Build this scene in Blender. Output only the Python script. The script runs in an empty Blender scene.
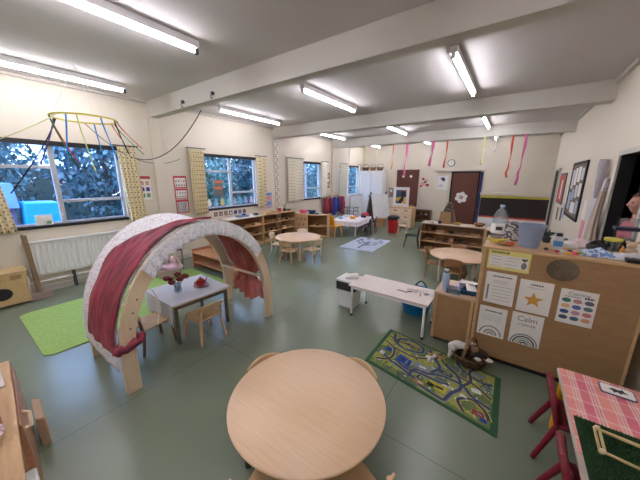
import bpy, bmesh, math, random
from mathutils import Vector, Matrix, Euler
random.seed(7)
PI = math.pi
S = bpy.context.scene
COL = S.collection
def lin(v):
    v /= 255.0
    return v/12.92 if v <= .04045 else ((v+.055)/1.055)**2.4
def C(r, g, b): return (lin(r), lin(g), lin(b), 1)

# ---------------------------------------------------------------- materials
MATS = {}
def newmat(name):
    m = bpy.data.materials.new(name); m.use_nodes = True
    nt = m.node_tree; b = nt.nodes['Principled BSDF']
    return m, nt, b
def coords(nt, scale=(1, 1, 1)):
    t = nt.nodes.new('ShaderNodeTexCoord'); mp = nt.nodes.new('ShaderNodeMapping')
    mp.inputs['Scale'].default_value = scale
    nt.links.new(t.outputs['Object'], mp.inputs['Vector'])
    return mp.outputs['Vector']
def mixcol(nt, fac, a, b):
    mx = nt.nodes.new('ShaderNodeMix'); mx.data_type = 'RGBA'
    if hasattr(fac, 'is_output'): nt.links.new(fac, mx.inputs[0])
    else: mx.inputs[0].default_value = fac
    for v, i in ((a, 6), (b, 7)):
        if hasattr(v, 'is_output'): nt.links.new(v, mx.inputs[i])
        else: mx.inputs[i].default_value = v
    return mx.outputs[2]
def ramp(nt, fac, stops, interp='LINEAR'):
    r = nt.nodes.new('ShaderNodeValToRGB'); e = r.color_ramp.elements
    r.color_ramp.interpolation = interp
    while len(e) < len(stops): e.new(.5)
    for i, (p, c) in enumerate(stops): e[i].position = p; e[i].color = c
    nt.links.new(fac, r.inputs[0]); return r.outputs[0]
def noise(nt, vec, scale, detail=3, rough=.5):
    n = nt.nodes.new('ShaderNodeTexNoise'); n.inputs['Scale'].default_value = scale
    n.inputs['Detail'].default_value = detail; n.inputs['Roughness'].default_value = rough
    nt.links.new(vec, n.inputs['Vector']); return n.outputs['Fac']
def bump(nt, b, h, strength=.2, dist=.01):
    n = nt.nodes.new('ShaderNodeBump'); n.inputs['Strength'].default_value = strength
    n.inputs['Distance'].default_value = dist
    nt.links.new(h, n.inputs['Height']); nt.links.new(n.outputs[0], b.inputs['Normal'])
def dark(c, k): return (c[0]*k, c[1]*k, c[2]*k, 1)
def M(name, rgb=(200, 200, 200), rough=.6, metal=0, var=.12, scale=6, bmp=0, alpha=1, spec=.5):
    if name in MATS: return MATS[name]
    m, nt, b = newmat(name); c = C(*rgb)
    f = noise(nt, coords(nt), scale)
    o = mixcol(nt, f, dark(c, 1-var), dark(c, 1+var))
    nt.links.new(o, b.inputs['Base Color'])
    b.inputs['Roughness'].default_value = rough; b.inputs['Metallic'].default_value = metal
    b.inputs['Specular IOR Level'].default_value = spec
    if alpha < 1: b.inputs['Alpha'].default_value = alpha
    if bmp: bump(nt, b, noise(nt, coords(nt), scale*6), bmp)
    MATS[name] = m; return m
def WOOD(name, rgb, rgb2=None, rough=.42, sc=(1.5, 14, 14)):
    m, nt, b = newmat(name)
    c1 = C(*rgb); c2 = C(*(rgb2 or tuple(int(v*.86) for v in rgb)))
    f = noise(nt, coords(nt, sc), 3, 5, .6)
    o = ramp(nt, f, [(.3, c2), (.7, c1)])
    nt.links.new(o, b.inputs['Base Color']); b.inputs['Roughness'].default_value = rough
    MATS[name] = m; return m
def math_(nt, op, a, b=None):
    n = nt.nodes.new('ShaderNodeMath'); n.operation = op
    for v, i in ((a, 0), (b, 1)):
        if v is None: continue
        if hasattr(v, 'is_output'): nt.links.new(v, n.inputs[i])
        else: n.inputs[i].default_value = v
    return n.outputs[0]
def DOTS(name, base, spot, ka, kb, axes='YZ', thr=.55, rough=.8, spot2=None):
    m, nt, b = newmat(name)
    sp = nt.nodes.new('ShaderNodeSeparateXYZ'); nt.links.new(coords(nt), sp.inputs[0])
    A = sp.outputs[axes[0]]; B = sp.outputs[axes[1]]
    s1 = math_(nt, 'SINE', math_(nt, 'MULTIPLY', A, ka)); s2 = math_(nt, 'SINE', math_(nt, 'MULTIPLY', B, kb))
    g = math_(nt, 'GREATER_THAN', math_(nt, 'MULTIPLY', s1, s2), thr)
    o = mixcol(nt, g, C(*base), C(*spot))
    if spot2:
        g2 = math_(nt, 'LESS_THAN', math_(nt, 'MULTIPLY', s1, s2), -thr)
        o = mixcol(nt, g2, o, C(*spot2))
    nt.links.new(o, b.inputs['Base Color']); b.inputs['Roughness'].default_value = rough
    MATS[name] = m; return m
def SCRIB(name, base, line, scale=14, lo=.47, hi=.53, rough=.8, alpha=1):
    m, nt, b = newmat(name)
    f = noise(nt, coords(nt), scale, 2)
    o = ramp(nt, f, [(lo-.02, C(*base)), (lo, C(*line)), (hi, C(*line)), (hi+.02, C(*base))])
    nt.links.new(o, b.inputs['Base Color']); b.inputs['Roughness'].default_value = rough
    if alpha < 1: b.inputs['Alpha'].default_value = alpha
    MATS[name] = m; return m
def EMIT(name, rgb, strength):
    m, nt, b = newmat(name)
    b.inputs['Base Color'].default_value = C(*rgb)
    b.inputs['Emission Color'].default_value = C(*rgb); b.inputs['Emission Strength'].default_value = strength
    MATS[name] = m; return m
def GLASS(name, rgb=(255, 255, 255), gl=.08, tr=1.0):
    m, nt, b = newmat(name); nt.nodes.remove(b)
    out = nt.nodes['Material Output']
    t = nt.nodes.new('ShaderNodeBsdfTransparent'); t.inputs[0].default_value = C(*rgb)
    g = nt.nodes.new('ShaderNodeBsdfGlossy'); g.inputs['Roughness'].default_value = .05
    mx = nt.nodes.new('ShaderNodeMixShader'); mx.inputs[0].default_value = gl
    nt.links.new(t.outputs[0], mx.inputs[1]); nt.links.new(g.outputs[0], mx.inputs[2])
    nt.links.new(mx.outputs[0], out.inputs[0]); MATS[name] = m; return m

# ---------------------------------------------------------------- mesh builder
class MB:
    def __init__(s): s.v = []; s.f = []; s.mi = []; s.m = 0; s.T = Matrix()
    def add(s, vs, fs):
        n = len(s.v); s.v += [tuple(s.T @ Vector(p)) for p in vs]
        s.f += [tuple(i+n for i in f) for f in fs]; s.mi += [s.m]*len(fs); return s
    def box(s, c, d, rz=0, rx=0, ry=0, taper=1):
        R = Euler((rx, ry, rz)).to_matrix(); vs = []
        for z in (-1, 1):
            k = taper if z > 0 else 1
            for x, y in ((-1, -1), (1, -1), (1, 1), (-1, 1)):
                vs.append(R @ Vector((x*d[0]/2*k, y*d[1]/2*k, z*d[2]/2)) + Vector(c))
        return s.add(vs, [(3, 2, 1, 0), (4, 5, 6, 7), (0, 1, 5, 4), (1, 2, 6, 5), (2, 3, 7, 6), (3, 0, 4, 7)])
    def b2(s, x0, x1, y0, y1, z0, z1): return s.box(((x0+x1)/2, (y0+y1)/2, (z0+z1)/2), (abs(x1-x0), abs(y1-y0), abs(z1-z0)))
    def tube(s, pts, r, seg=8, closed=False):
        pts = [Vector(p) for p in pts]; n = len(pts); vs = []; fs = []
        rs = r if isinstance(r, (list, tuple)) else [r]*n
        up = None
        for i, p in enumerate(pts):
            a = pts[(i-1) % n] if closed or i > 0 else p
            b = pts[(i+1) % n] if closed or i < n-1 else p
            d = (b-a).normalized()
            if up is None: up = Vector((0, 0, 1)) if abs(d.z) < .9 else Vector((1, 0, 0))
            u = d.cross(up).normalized(); w = u.cross(d).normalized(); up = w
            for k in range(seg):
                t = 2*PI*k/seg; vs.append(p+(u*math.cos(t)+w*math.sin(t))*rs[i])
        m = n if closed else n-1
        for i in range(m):
            for k in range(seg):
                a = i*seg+k; b = i*seg+(k+1) % seg; j = ((i+1) % n)*seg
                fs.append((a, b, j+(k+1) % seg, j+k))
        if not closed: fs += [tuple(range(seg))[::-1], tuple(range((n-1)*seg, n*seg))]
        return s.add(vs, fs)
    def cyl(s, p0, p1, r0, r1=None, seg=16): return s.tube([p0, p1], [r0, r0 if r1 is None else r1], seg)
    def lathe(s, prof, c=(0, 0, 0), seg=24, sx=1, sy=1):
        vs = []; fs = []; n = len(prof)
        for (r, z) in prof:
            for k in range(seg):
                t = 2*PI*k/seg; vs.append((c[0]+r*math.cos(t)*sx, c[1]+r*math.sin(t)*sy, c[2]+z))
        for i in range(n-1):
            for k in range(seg):
                fs.append((i*seg+k, i*seg+(k+1) % seg, (i+1)*seg+(k+1) % seg, (i+1)*seg+k))
        fs += [tuple(range(seg))[::-1], tuple(range((n-1)*seg, n*seg))]
        return s.add(vs, fs)
    def ball(s, c, r, seg=12, sq=(1, 1, 1)):
        vs = []; fs = []; h = seg//2
        for i in range(h+1):
            a = -PI/2+PI*i/h
            for k in range(seg):
                t = 2*PI*k/seg
                vs.append((c[0]+r*sq[0]*math.cos(a)*math.cos(t), c[1]+r*sq[1]*math.cos(a)*math.sin(t), c[2]+r*sq[2]*math.sin(a)))
        for i in range(h):
            for k in range(seg):
                fs.append((i*seg+k, i*seg+(k+1) % seg, (i+1)*seg+(k+1) % seg, (i+1)*seg+k))
        return s.add(vs, fs)
    def prism(s, out, a0, a1, axis='z'):   # outline in the two other axes, extruded along axis
        def P(u, v, w):
            return {'z': (u, v, w), 'y': (u, w, v), 'x': (w, u, v)}[axis]
        n = len(out); vs = [P(u, v, a0) for u, v in out]+[P(u, v, a1) for u, v in out]
        fs = [tuple(range(n))[::-1], tuple(range(n, 2*n))]+[(i, (i+1) % n, n+(i+1) % n, n+i) for i in range(n)]
        return s.add(vs, fs)
    def grid(s, fn, nu, nv):
        vs = [fn(i/nu, j/nv) for i in range(nu+1) for j in range(nv+1)]
        fs = [(i*(nv+1)+j, (i+1)*(nv+1)+j, (i+1)*(nv+1)+j+1, i*(nv+1)+j+1) for i in range(nu) for j in range(nv)]
        return s.add(vs, fs)
    def build(s, name, mat, parent=None, loc=None, rz=0, smooth=True, bevel=0, solid=0, angle=40, fix=True):
        me = bpy.data.meshes.new(name); me.from_pydata(s.v, [], s.f)
        for m in (mat if isinstance(mat, (list, tuple)) else [mat]): me.materials.append(m)
        me.polygons.foreach_set('material_index', s.mi)
        if fix:
            bm = bmesh.new(); bm.from_mesh(me); bmesh.ops.remove_doubles(bm, verts=bm.verts, dist=1e-6)
            bmesh.ops.recalc_face_normals(bm, faces=bm.faces); bm.to_mesh(me); bm.free()
        me.polygons.foreach_set('use_smooth', [smooth]*len(me.polygons))
        if smooth:
            try: me.set_sharp_from_angle(angle=math.radians(angle))
            except Exception: pass
        o = bpy.data.objects.new(name, me); COL.objects.link(o)
        if loc: o.location = loc
        o.rotation_euler.z = rz
        if parent: o.parent = parent
        if solid:
            q = o.modifiers.new('solid', 'SOLIDIFY'); q.thickness = solid; q.offset = 0
        if bevel:
            q = o.modifiers.new('bevel', 'BEVEL'); q.width = bevel; q.segments = 2; q.limit_method = 'ANGLE'
        return o
def tag(o, label, cat, group=None, kind=None):
    o['label'] = label; o['category'] = cat
    if group: o['group'] = group
    if kind: o['kind'] = kind
    return o
def thing(name, label, cat, loc=(0, 0, 0), rz=0, group=None):
    o = bpy.data.objects.new(name, None); COL.objects.link(o); o.empty_display_size = .1
    o.location = loc; o.rotation_euler.z = rz
    return tag(o, label, cat, group)
def struct(o): o['kind'] = 'structure'; return o
def dup(root, loc, rz=0, label=None, group=None, scale=None):
    def cp(o, par):
        n = o.copy(); COL.objects.link(n); n.parent = par
        for ch in [c for c in o.children]: cp(ch, n)
        return n
    r = cp(root, None); r.location = loc; r.rotation_euler.z = rz
    if label: r['label'] = label
    if group: r['group'] = group
    if scale: r.scale = scale
    return r
def text(name, body, size, mat, parent, loc, rot, ext=.0004, align='CENTER'):
    cu = bpy.data.curves.new(name, 'FONT'); cu.body = body; cu.size = size; cu.extrude = ext
    cu.align_x = align; cu.align_y = 'CENTER'
    t = bpy.data.objects.new('tmp_text', cu); COL.objects.link(t)
    dg = bpy.context.evaluated_depsgraph_get()
    me = bpy.data.meshes.new_from_object(t.evaluated_get(dg)); bpy.data.objects.remove(t)
    me.materials.clear(); me.materials.append(mat)
    o = bpy.data.objects.new(name, me); COL.objects.link(o); o.parent = parent; o.location = loc; o.rotation_euler = rot
    return o

# palette
wall_m = M('wall_paint', (220, 209, 193), .75, var=.03, scale=2)
ceil_m = M('ceiling_paint', (206, 199, 196), .85, var=.06, scale=1.2)
beam_m = M('beam_paint', (205, 199, 190), .6, var=.04, scale=2)
pipe_m = M('pipe_paint', (198, 190, 180), .6)
door_brown = WOOD('door_brown', (112, 62, 48), (92, 48, 37), sc=(10, 10, 1.2))
beech = WOOD('beech_laminate', (228, 194, 162), (218, 182, 148), .36, sc=(1.2, 22, 22))
birch = WOOD('birch_ply', (220, 184, 142), (204, 166, 122), .45, sc=(3, 3, 16))
birch_l = WOOD('birch_pale', (234, 212, 184), (222, 198, 166), .45, sc=(14, 14, 2))
shelf_w = WOOD('shelf_maple', (212, 174, 130), (194, 154, 110), .45)
shelf_in = WOOD('shelf_inside', (170, 124, 82), (150, 106, 66), .5)
panel_w = WOOD('divider_board', (168, 132, 92), (154, 118, 80), .55, sc=(2, 2, 7))
red_wood = WOOD('bench_wood', (198, 144, 104), (174, 120, 82), .4, sc=(1.5, 12, 12))
wash_w = WOOD('stove_wood', (206, 178, 130), (190, 158, 110), .5)
pale_w = WOOD('pale_board', (228, 200, 180), (214, 184, 164), .5, sc=(6, 6, 3))
leg_metal = M('leg_metal', (120, 112, 96), .35, .7)
chrome = M('chrome', (190, 190, 192), .2, .9)
white_p = M('white_plastic', (232, 230, 228), .4, var=.03)
white_m = M('white_enamel', (238, 236, 236), .35, var=.03)
paper = M('paper', (236, 232, 228), .8, var=.03)
black_p = M('black_plastic', (28, 27, 30), .45)
black_m = M('matt_black', (22, 20, 22), .7)
dgrey = M('dark_grey', (70, 70, 74), .6)
red_p = M('red_plastic', (122, 20, 38), .38, var=.08)
maroon = M('maroon_plastic', (112, 30, 50), .45)
bin_red = M('bin_red', (190, 30, 36), .4)
yellow_p = M('yellow_plastic', (244, 170, 20), .4)
green_p = M('dark_green_plastic', (22, 68, 60), .4)
navy = M('navy_plastic', (32, 36, 66), .45)
blue_p = M('blue_plastic', (20, 124, 190), .35)
lblue = M('pale_blue_plastic', (176, 200, 222), .35)
greyblue = M('grey_blue_plastic', (140, 152, 178), .45, var=.05)
frame_m = M('window_frame_paint', (186, 184, 190), .45)
glassm = GLASS('window_glass', (250, 252, 255), .04)
clear = GLASS('clear_plastic', (226, 236, 244), .22)
cloth_w = M('white_cloth', (240, 240, 250), .85, var=.04, scale=9)
pink = M('pink_plastic', (228, 90, 120), .5)
pinkc = M('pink_fabric', (198, 164, 170), .85)
orange = M('orange_skin', (226, 92, 44), .5)
banana = M('banana_skin', (214, 184, 60), .5)
green = M('leaf_green', (60, 110, 50), .6)
wicker = SCRIB('wicker', (120, 92, 58), (70, 50, 32), 40, .4, .55)
basketm = SCRIB('pale_wicker', (176, 132, 82), (120, 82, 46), 50, .42, .55)
cardb = M('cardboard', (182, 142, 98), .8, var=.05)
ribbon = {n: M('ribbon_'+n, c, .5) for n, c in dict(red=(206, 40, 56), green=(30, 132, 72), blue=(30, 128, 206), black=(28, 24, 34), yellow=(214, 200, 70), pink=(228, 110, 170), orange=(226, 84, 50), lime=(206, 210, 140), white=(224, 222, 214), peach=(226, 140, 90), purple=(96, 66, 130)).items()}

# ---------------------------------------------------------------- room shell
XL, XR, YN, YF, HC = -6.25, 1.1, -3.4, 12.6, 3.38
WIN = [(.28, 2.15, 1.1, 2.47), (3.86, 5.55, 1.1, 2.47), (7.2, 8.85, 1.12, 2.48), (10.3, 12.1, 1.12, 2.46)]
# floor: glossy vinyl sheet
m, nt, b = newmat('vinyl_floor')
f = noise(nt, coords(nt), 1.1, 4); f2 = noise(nt, coords(nt), 60, 2)
o_ = mixcol(nt, f, C(112, 123, 104), C(127, 136, 115))
sp = nt.nodes.new('ShaderNodeSeparateXYZ'); nt.links.new(coords(nt, (.55, .55, .55)), sp.inputs[0])
seams = []
for ax in ('X', 'Y'):
    fr = math_(nt, 'FRACT', math_(nt, 'ADD', sp.outputs[ax], .37 if ax == 'X' else .1)); seams.append(math_(nt, 'LESS_THAN', fr, .0045))
o_ = mixcol(nt, math_(nt, 'MULTIPLY', math_(nt, 'MAXIMUM', seams[0], seams[1]), .45), o_, C(62, 70, 62))
nt.links.new(o_, b.inputs['Base Color']); b.inputs['Roughness'].default_value = .27
bump(nt, b, f2, .06, .002)
floor_m = m
struct(MB().b2(XL-.15, XR+.12, YN-.1, YF+.15, -.1, 0).build('floor', floor_m, smooth=False))
struct(MB().b2(XL-.15, XR+.12, YN-.1, YF+.15, HC, HC+.1).build('ceiling', ceil_m, smooth=False))
# left wall with four openings
w = MB(); ys = YN-.1
for (y0, y1, z0, z1) in WIN:
    w.b2(XL-.15, XL, ys, y0, 0, HC); w.b2(XL-.15, XL, y0, y1, 0, z0); w.b2(XL-.15, XL, y0, y1, z1, HC); ys = y1
w.b2(XL-.15, XL, ys, YF+.15, 0, HC)
struct(w.build('wall_left', wall_m, smooth=False, fix=False))
struct(MB().b2(XL, XR, YF, YF+.15, 0, HC).build('wall_back', wall_m, smooth=False))
struct(MB().b2(XL, XR, YN-.1, YN, 0, HC).build('wall_front', wall_m, smooth=False))
DY0, DY1, DH = 4.15, 5.28, 2.2
w = MB(); w.b2(XR, XR+.12, YN-.1, DY0, 0, HC); w.b2(XR, XR+.12, DY0, DY1, DH, HC); w.b2(XR, XR+.12, DY1, YF+.15, 0, HC)
struct(w.build('wall_right', wall_m, smooth=False, fix=False))
# room beyond the doorway
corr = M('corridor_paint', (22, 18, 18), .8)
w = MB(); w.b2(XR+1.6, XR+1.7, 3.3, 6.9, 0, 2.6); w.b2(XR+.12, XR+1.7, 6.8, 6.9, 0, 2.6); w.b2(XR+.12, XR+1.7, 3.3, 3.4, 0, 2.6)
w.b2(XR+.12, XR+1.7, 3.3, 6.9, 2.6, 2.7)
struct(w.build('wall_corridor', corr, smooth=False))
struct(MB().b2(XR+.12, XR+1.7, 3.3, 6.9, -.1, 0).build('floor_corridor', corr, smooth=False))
w = MB(); w.b2(XR-.02, XR+.13, DY1, DY1+.03, 0, DH+.06); w.b2(XR-.02, XR+.13, DY0-.06, DY1+.06, DH, DH+.06); w.b2(XR-.02, XR+.13, DY0-.06, DY0, 0, DH+.06)
struct(w.build('trim_1', pipe_m, smooth=False))
struct(MB().b2(XR+.001, XR+.135, DY1-.02, DY1, 0, DH).build('trim_11', black_m, smooth=False))
# beams
for i, (y0, y1) in enumerate(((2.76, 2.93), (6.28, 6.52), (9.6, 9.84))):
    struct(MB().b2(XL, XR, y0, y1, 3.08, HC).build('trim_%d' % (i+2), beam_m, smooth=False, bevel=.006))
for i, y in enumerate((2.74, 6.3, 9.62)):
    struct(MB().b2(XL, XL+.07, y, y+.2, 0, 3.08).build('trim_%d' % (i+5), wall_m, smooth=False, bevel=.006))
struct(MB().b2(XL, XL+.02, YN, YF, .0, .1).build('baseboard_left', pipe_m, smooth=False))
struct(MB().b2(XL, XR, YF-.02, YF, .0, .1).build('baseboard_back', pipe_m, smooth=False))
struct(MB().b2(XR-.02, XR, DY1+.06, YF-.02, .0, .1).build('baseboard_right', pipe_m, smooth=False))
struct(MB().b2(XR-.05, XR, DY1+.06, YF, HC-.06, HC).b2(XR-.05, XR, YN, DY1, HC-.06, HC).build('trim_8', pipe_m, smooth=False))
struct(MB().b2(XL, XL+.05, YN, YF, HC-.04, HC).build('trim_9', pipe_m, smooth=False))
# windows
for i, (y0, y1, z0, z1) in enumerate(WIN):
    t = bpy.data.objects.new('window_%d' % (i+1), None); COL.objects.link(t); t.location = (XL-.08, y0, z0); struct(t)
    W, Hh = y1-y0, z1-z0; ym = W*.485 if i else .92
    fr = MB(); k = .045
    fr.b2(-.03, .03, 0, W, 0, k); fr.b2(-.03, .03, 0, W, Hh-k, Hh); fr.b2(-.03, .03, 0, k, k, Hh-k); fr.b2(-.03, .03, W-k, W, k, Hh-k)
    fr.b2(-.03, .03, ym-.03, ym+.04, k, Hh-k); fr.b2(-.028, .028, k, ym-.03, Hh*.7-.03, Hh*.7+.02); fr.b2(-.028, .028, ym+.04, W-k, Hh*.27, Hh*.27+.05)
    fr.build('window_frame', frame_m, t, smooth=False, bevel=.004)
    MB().b2(-.004, .004, k, W-k, k, Hh-k).build('pane', glassm, t, smooth=False)
    MB().b2(.0, .1, 0, W, Hh-.075, Hh-.002).build('blind_rail', black_p, t, smooth=False)
    MB().b2(.03, .1, -.0, W, -.03, .018).build('window_sill', black_p if i < 3 else pipe_m, t, smooth=False)
    MB().tube([(.04, W-.2, Hh*.30+.04), (.07, W-.14, Hh*.3+.06), (.07, W-.06, Hh*.3+.12)], .01, 6).build('handle', chrome, t)

# ---------------------------------------------------------------- curtains
curt = DOTS('curtain_print', (228, 214, 178), (158, 118, 86), 92, 62, 'YZ', .62, .85, spot2=(222, 204, 160))
curt2 = DOTS('curtain_print_pale', (236, 230, 214), (190, 170, 150), 92, 62, 'YZ', .7, .85)
def curtain(y0, y1, z0, z1, label, flare=0.0, gather=.0, sheer=False):
    t = thing('curtain', label, 'curtain', (XL+.1, y0, z0), 0, 'patterned window curtains')
    Wd, Hh = y1-y0, z1-z0; n = max(4, int(Wd/.07))
    def fn(u, v):
        g = 1-gather*math.sin(PI*min(1, v*1.1))
        return (.03*math.sin(u*n*2*PI)*(.6+.4*(1-v)), Wd*(u*g)+flare*(1-v)*(1 if flare > 0 else 1), Hh*v)
    MB().grid(fn, n*8, 14).build('fabric', curt2 if y0 > 6.5 else curt, t, solid=.004)
    MB().cyl((0, -.06, Hh+.01), (0, Wd+.06, Hh+.01), .012, seg=8).build('rail', dgrey, t)
    return t
curtain(2.1, 2.4, 1.02, 2.47, 'cream patterned curtain on the right of the nearest window', .06)
curtain(.1, .5, 1.06, 2.47, 'cream patterned curtain at the left edge of the nearest window, only its hem in view', .12)
curtain(3.5, 3.86, 1.02, 2.55, 'cream patterned curtain left of the second window with taped paper shapes', 0)
curtain(5.52, 5.85, 1.02, 2.5, 'cream patterned curtain right of the second window beside the striped column', 0)
curtain(6.85, 7.66, 1.08, 2.53, 'wide pale curtain left of the third window', 0)
curtain(8.8, 9.2, 1.1, 2.5, 'pale curtain right of the third window, beside the narrow dark poster', 0)
curtain(10.2, 10.8, 1.1, 2.5, 'pale curtain left of the farthest window', 0)
curtain(11.85, 12.04, 1.1, 2.5, 'pale narrow curtain right of the farthest window, by the white cupboard', 0)

# ---------------------------------------------------------------- outdoors
grass_o = M('lawn', (70, 100, 60), .9)
tag(MB().b2(-24, XL-.16, -8, 28, -.3, -.1).build('garden_lawn', grass_o, smooth=False), 'garden lawn outside the windows', 'ground'); bpy.data.objects['garden_lawn']['kind'] = 'structure'
leafm = {}
for k, (a, bb) in enumerate((((34, 66, 62), (92, 138, 150)), ((26, 52, 58), (70, 116, 136)), ((44, 82, 66), (130, 170, 170)))):
    m, nt, b = newmat('foliage_%d' % k)
    nt.links.new(ramp(nt, noise(nt, coords(nt), 3.5, 4), [(.35, C(*a)), (.7, C(*bb))]), b.inputs['Base Color'])
    b.inputs['Roughness'].default_value = .35
    leafm[k] = m
barkm = M('bark', (74, 62, 54), .9, bmp=.4)
def tree(x, y, h, r, k, label, seed):
    rd = random.Random(seed)
    t = thing('garden_tree', label, 'tree', (x, y, -.1), 0, 'trees outside the windows')
    tr = MB(); tr.tube([(0, 0, 0), (.05, .03, h*.35), (-.04, .02, h*.6)], [.13, .1, .07], 8)
    for q in range(6):
        a = rd.random()*6.28; z = h*(.25+.4*rd.random())
        tr.tube([(0, 0, z), (math.cos(a)*r*.4, math.sin(a)*r*.4, z+.4), (math.cos(a)*r*.8, math.sin(a)*r*.8, z+.9)], [.05, .03, .01], 5)
    tr.build('trunk', barkm, t)
    fo = MB(); vs = []; fs = []
    for q in range(3400):
        while 1:
            p = Vector((rd.uniform(-1, 1), rd.uniform(-1, 1), rd.uniform(-1, 1)))
            if .45 < p.length < 1: break
        lump = .8+.25*math.sin(p.x*7+seed)*math.sin(p.y*6)*math.cos(p.z*5)
        p = Vector((p.x*r*lump, p.y*r*lump, h*.52+p.z*h*.5*lump))
        R = Euler((rd.random()*6, rd.random()*6, rd.random()*6)).to_matrix(); s_ = rd.uniform(.06, .11)
        n = len(vs); vs += [p+R @ Vector(q_) for q_ in ((-s_, 0, 0), (0, -s_*.55, 0), (s_, 0, 0), (0, s_*.55, 0))]; fs.append((n, n+1, n+2, n+3))
    fo.add(vs, fs); fo.build('foliage', leafm[k], t, smooth=False, fix=False)
for q, (x, y, h, r, k, lb) in enumerate((
    (-9.7, 2.95, 4.4, 1.5, 1, 'dark bushy tree outside, filling the right pane of the nearest window'),
    (-11.6, .6, 4.6, 1.5, 0, 'tree behind the blue play tarpaulin outside the nearest window'),
    (-11.6, 4.6, 4.6, 1.2, 0, 'leafy tree outside between the first two windows'),
    (-10.2, 6.4, 4.0, 1.0, 2, 'pale blue-green tree in the left half of the second window'),
    (-9.6, 8.5, 4.3, 1.1, 1, 'dark tree in the right half of the second window'),
    (-9.8, 11.5, 4.3, 1.5, 0, 'tree seen through the third window, nearer side'),
    (-9.6, 14.2, 4.3, 1.5, 2, 'tree seen past the far edge of the third window'),
    (-9.2, 17.0, 4.2, 1.4, 0, 'tree seen through the farthest window'),
    (-9.2, 19.8, 4.2, 1.5, 1, 'tree farthest away behind the last window'),
    (-12.5, 9.5, 4.8, 1.7, 2, 'tall tree at the back of the garden behind the second window'))):
    tree(x, y, h, r, k, lb, q*13+5)
tarp = M('tarp_blue', (0, 150, 214), .5)
t = thing('play_shelter', 'bright turquoise play shelter outside the nearest window', 'shelter', (-9.3, 1.38, -.1))
MB().prism([(-.34, .45), (.3, .45), (.34, 1.4), (-.28, 1.42)], -.5, .3, 'x').build('cover', tarp, t, smooth=False, bevel=.03)
lg = MB()
for a in (-.28, .26):
    for c_ in (-.45, .25): lg.cyl((c_, a, 0), (c_, a, .5), .03)
lg.build('post', white_p, t)
t = thing('garden_shed', 'grey lilac shed with a pale blue roof outside the nearest window', 'shed', (-9.7, .55, -.1))
MB().b2(-.5, .4, -1.1, .42, 0, 1.3).build('wall', M('shed_wall', (96, 84, 120), .8), t, smooth=False)
MB().prism([(-1.2, 1.3), (.5, 1.3), (.46, 1.85), (-1.2, 1.85)], -.6, .5, 'x').build('roof', M('shed_roof', (110, 150, 214), .6), t, smooth=False)
tag(MB().b2(-14.3, -14.2, -6, 26, -.1, 2.2).build('garden_hedge', M('hedge_green', (46, 62, 60), .8), smooth=False), 'tall dark green fence at the far side of the garden', 'hedge')  # plain dark green slab standing for a hedge behind the trees

# ---------------------------------------------------------------- ceiling lights
tube_m = EMIT('fluorescent_tube', (246, 246, 255), 22)
t0 = None
LT = [(-3.12, .15, 2.0, 'fluorescent batten at the top left, nearest the camera'),
      (-5.46, .3, 2.12, 'fluorescent batten over the nearest window, above the ribbon hoop'),
      (-5.3, 3.77, 5.62, 'fluorescent batten over the second window'),
      (-3.0, 3.72, 5.52, 'fluorescent batten in the middle of the second ceiling bay'),
      (-.77, 3.72, 5.62, 'fluorescent batten on the right of the second ceiling bay, seen end on'),
      (-5.32, 7.4, 9.1, 'fluorescent batten over the third window'),
      (-3.08, 7.45, 9.2, 'fluorescent batten in the middle of the third ceiling bay'),
      (-.8, 7.6, 9.4, 'fluorescent batten on the right of the third ceiling bay'),
      (-5.3, 10.6, 12.3, 'small distant batten near the white cupboards'),
      (-3.08, 10.6, 12.3, 'small distant batten in front of the brown doors'),
      (-.75, 10.6, 12.3, 'small distant batten above the dark display board'),
      (-.78, -.2, 1.6, 'added fluorescent batten above the camera on the right, out of view'),  # unseen battens from here on, added to brighten the foreground
      (-3.12, -2.9, -1.1, 'added unseen fluorescent batten behind the camera, middle row'),
      (-5.4, -2.9, -1.1, 'added unseen fluorescent batten behind the camera, window side'),
      (-.78, -2.9, -1.1, 'added unseen fluorescent batten behind the camera, divider side')]
for (x, y0, y1, lb) in LT:
    L = y1-y0
    t = thing('ceiling_light', lb, 'ceiling light', (x, y0, HC-.1), 0, 'fluorescent battens on the ceiling')
    MB().b2(-.045, .045, 0, L, .028, .1).build('housing', white_m, t, smooth=False, bevel=.004)
    MB().cyl((0, .05, .0), (0, L-.05, .0), .019, seg=10).build('tube', tube_m, t)
    for yy in (.02, L-.02): MB().b2(-.022, .022, yy-.018, yy+.018, -.028, .035).build('end_cap', dgrey if yy > 1 else white_p, t, smooth=False)

# ---------------------------------------------------------------- ceiling hoop with ribbons, cable, hanging ribbons
HX, HY, HZ, HR = -4.95, 1.37, 2.68, .36
t = thing('ribbon_hoop', 'yellow hoop with coloured ribbons hanging by the nearest window', 'hoop', (HX, HY, HZ))
MB().tube([(HR*math.cos(a*PI/16), HR*math.sin(a*PI/16), 0) for a in range(32)], .011, 6, True).build('ring', ribbon['yellow'], t)
mb = MB()
for a in (0, 2.1, 4.2): mb.tube([(HR*math.cos(a), HR*math.sin(a), 0), (0, 0, HC-HZ-.02)], .0025, 4)
mb.build('string', white_p, t)
def rib(pts, w_, mat, par, name='ribbon'):
    mb = MB(); vs = []; fs = []
    for i, p in enumerate(pts):
        tw = .5*math.sin(i*1.1); vs += [(p[0]-w_*math.sin(tw), p[1]-w_*math.cos(tw), p[2]), (p[0]+w_*math.sin(tw), p[1]+w_*math.cos(tw), p[2])]
        if i: fs.append((2*i-2, 2*i-1, 2*i+1, 2*i))
    mb.add(vs, fs); return mb.build(name, mat, par, solid=.0015)
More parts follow.
